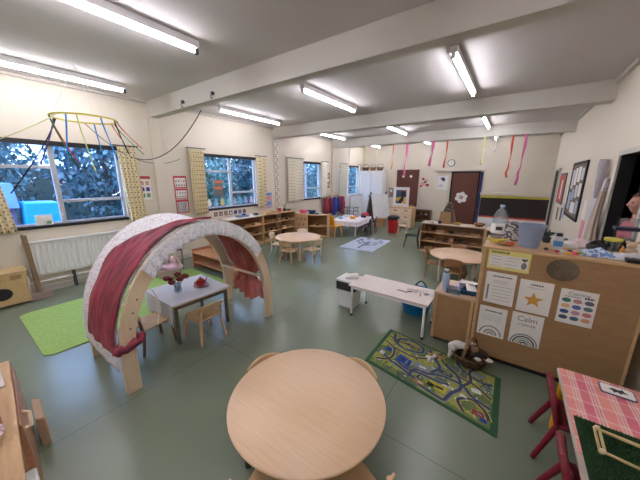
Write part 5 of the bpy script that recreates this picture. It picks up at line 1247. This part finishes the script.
nt.links.new(mixcol(nt, .42, cx_, cy_), b.inputs['Base Color']); b.inputs['Roughness'].default_value = .85
tag(MB().grid(lambda u, v: (.012+.62*u, .8*v, .0015+.0015*math.sin(v*20)*math.sin(u*7)+(.004 if abs(v-.55) < .02 else 0)), 20, 60).build('tablecloth', m, loc=(.455, 1.7, .498), solid=.002), 'pink and white checked cloth on the far half of the right-hand table', 'tablecloth')
gm = MB(); rd = random.Random(9); vs = []; fs = []
for k in range(9000):
    x = rd.uniform(0, .62); y = rd.uniform(0, .62); a = rd.random()*6.28; h_ = rd.uniform(.012, .026); w_ = .0022; n = len(vs); lx, ly = rd.uniform(-.01, .01), rd.uniform(-.01, .01)
    vs += [(x-w_*math.cos(a), y-w_*math.sin(a), .004), (x+w_*math.cos(a), y+w_*math.sin(a), .004), (x+lx, y+ly, h_)]; fs.append((n, n+1, n+2))
gm.add(vs, fs); gt = thing('artificial_grass_mat', 'dark green artificial grass mat on the near half of the right-hand table', 'mat', (.485, 1.36, .503))
MB().b2(-.005, .625, -.005, .625, 0, .005).build('backing', M('grass_back', (26, 56, 28), .95), gt, smooth=False)
g_ = gm.build('grass_pile', M('grass_blade', (44, 84, 40), .8), gt, smooth=False, fix=False); g_['kind'] = 'stuff'
t = thing('bamboo_frame', 'pale bamboo stick frame tied at the corners, lying on the grass mat', 'frame', (.64, 1.77, .535), R_(-3))
ang_ = [((-.1, .1, .02), (.3, .1, .02)), ((-.1, .075, .035), (.3, .07, .03)), ((-.1, .11, .015), (-.1, -.08, .02)), ((-.085, .11, .03), (-.085, -.07, .03)), ((-.1, -.075, .03), (.3, -.09, .02)), ((.09, .12, .03), (.11, -.1, .03))]
for a, b_ in ang_: MB().cyl(a, b_, .007, seg=8).build('bamboo_stick', M('bamboo', (196, 170, 120), .5), t)
for c_ in ((-.092, .1, .025), (-.092, -.072, .028), (.095, .09, .028), (.108, -.085, .028)): MB().ball(c_, .014, 8).build('binding', birch_l, t)
t = thing('picture_tablet', 'white picture card with a dark animal shape on the checked cloth', 'card', (.75, 2.4, .505), R_(-2))
MB().prism(rrect(-.085, .085, -.055, .055, .012), 0, .006).build('card', M('card_edge', (90, 100, 130), .5), t, smooth=False)
MB().prism(rrect(-.078, .078, -.048, .048, .01), .006, .007).build('print', paper, t, smooth=False)
MB().prism([(-.04, 0), (-.02, .02), (.01, .015), (.03, .03), (.035, .01), (.05, -.01), (.02, -.012), (.015, -.03), (0, -.012), (-.02, -.03), (-.022, -.008)], .007, .0078).build('picture', ink, t, smooth=False)
t = thing('woven_dish', 'round brown woven dish at the right edge of the checked cloth', 'dish', (.93, 2.42, .506)); MB().lathe([(.04, 0), (.07, .04), (.062, .04), (.03, .008), (0, .008)], seg=20).build('body', wicker, t)
def redchair(label, loc, rz):
    t = thing('plastic_chair', label, 'chair', loc, rz, None); h = .14; sz = .3
    MB().grid(lambda u, v: ((u-.5)*.3, -.15+.3*v, sz-.015*math.sin(PI*u)*math.sin(PI*v)), 10, 10).build('seat', red_p, t, solid=.018)
    MB().grid(lambda u, v: ((u-.5)*.25, .16+.04*v-.02*(2*u-1)**2, sz+.02+.17*v), 10, 8).build('backrest', red_p, t, solid=.016)
    MB().tube([(-.14, .15, sz-.02), (-.13, .18, sz+.1), (-.12, .2, sz+.18), (-.08, .21, sz+.22), (.08, .21, sz+.22), (.12, .2, sz+.18), (.13, .18, sz+.1), (.14, .15, sz-.02)], .016, 8).build('back_frame', red_p, t)
    for sx in (-1, 1):
        a = MB().tube([(sx*.13, .15, sz-.01), (sx*.17, .24, .02)], [.02, .016], 10).build('leg', red_p, t); MB().ball((sx*.17, .24, .016), .018, 10, (1, 1, .88)).build('foot', red_p, a)
        a = MB().tube([(sx*.13, -.13, sz-.01), (sx*.16, -.17, .02)], [.02, .016], 10).build('leg', red_p, t); MB().ball((sx*.16, -.17, .016), .018, 10, (1, 1, .88)).build('foot', red_p, a)
    return t
redchair('dark red plastic chair at the far end of the checked-cloth table', (.6, 2.24, 0), R_(90))
redchair('dark red plastic chair beside the grass mat, second from the divider', (.6, 1.68, 0), R_(90))
redchair('dark red plastic chair at the bottom edge of the photo, nearest the camera', (.6, 1.08, 0), R_(90))

# ---------------------------------------------------------------- daylight, camera, colour
wd = bpy.data.worlds.new('sky'); S.world = wd; wd.use_nodes = True; nt = wd.node_tree; bg = nt.nodes['Background']
tc = nt.nodes.new('ShaderNodeTexCoord'); n_ = nt.nodes.new('ShaderNodeTexNoise'); n_.inputs['Scale'].default_value = 3; nt.links.new(tc.outputs['Generated'], n_.inputs['Vector'])
nt.links.new(ramp(nt, n_.outputs['Fac'], [(.35, C(120, 172, 250)), (.65, C(196, 220, 255))]), bg.inputs['Color']); bg.inputs['Strength'].default_value = 4.2
cam = bpy.data.cameras.new('camera'); co = bpy.data.objects.new('camera', cam); COL.objects.link(co); S.camera = co
cam.sensor_width = 36; cam.lens = 268.1/640*36; cam.clip_start = .02
y_, p_, r_ = R_(-35.284), R_(13.059), R_(.22)
fw = Vector((math.sin(y_)*math.cos(p_), math.cos(y_)*math.cos(p_), -math.sin(p_))); rt = Vector((math.cos(y_), -math.sin(y_), 0)); up = rt.cross(fw)
r2 = math.cos(r_)*rt+math.sin(r_)*up; u2 = -math.sin(r_)*rt+math.cos(r_)*up
co.matrix_world = Matrix(((r2.x, u2.x, -fw.x, 0), (r2.y, u2.y, -fw.y, 0), (r2.z, u2.z, -fw.z, 1.9), (0, 0, 0, 1)))
S.view_settings.view_transform = 'Standard'; S.view_settings.look = 'None'; S.view_settings.gamma = 1; S.view_settings.use_curve_mapping = False
S.view_settings.exposure = 1.25
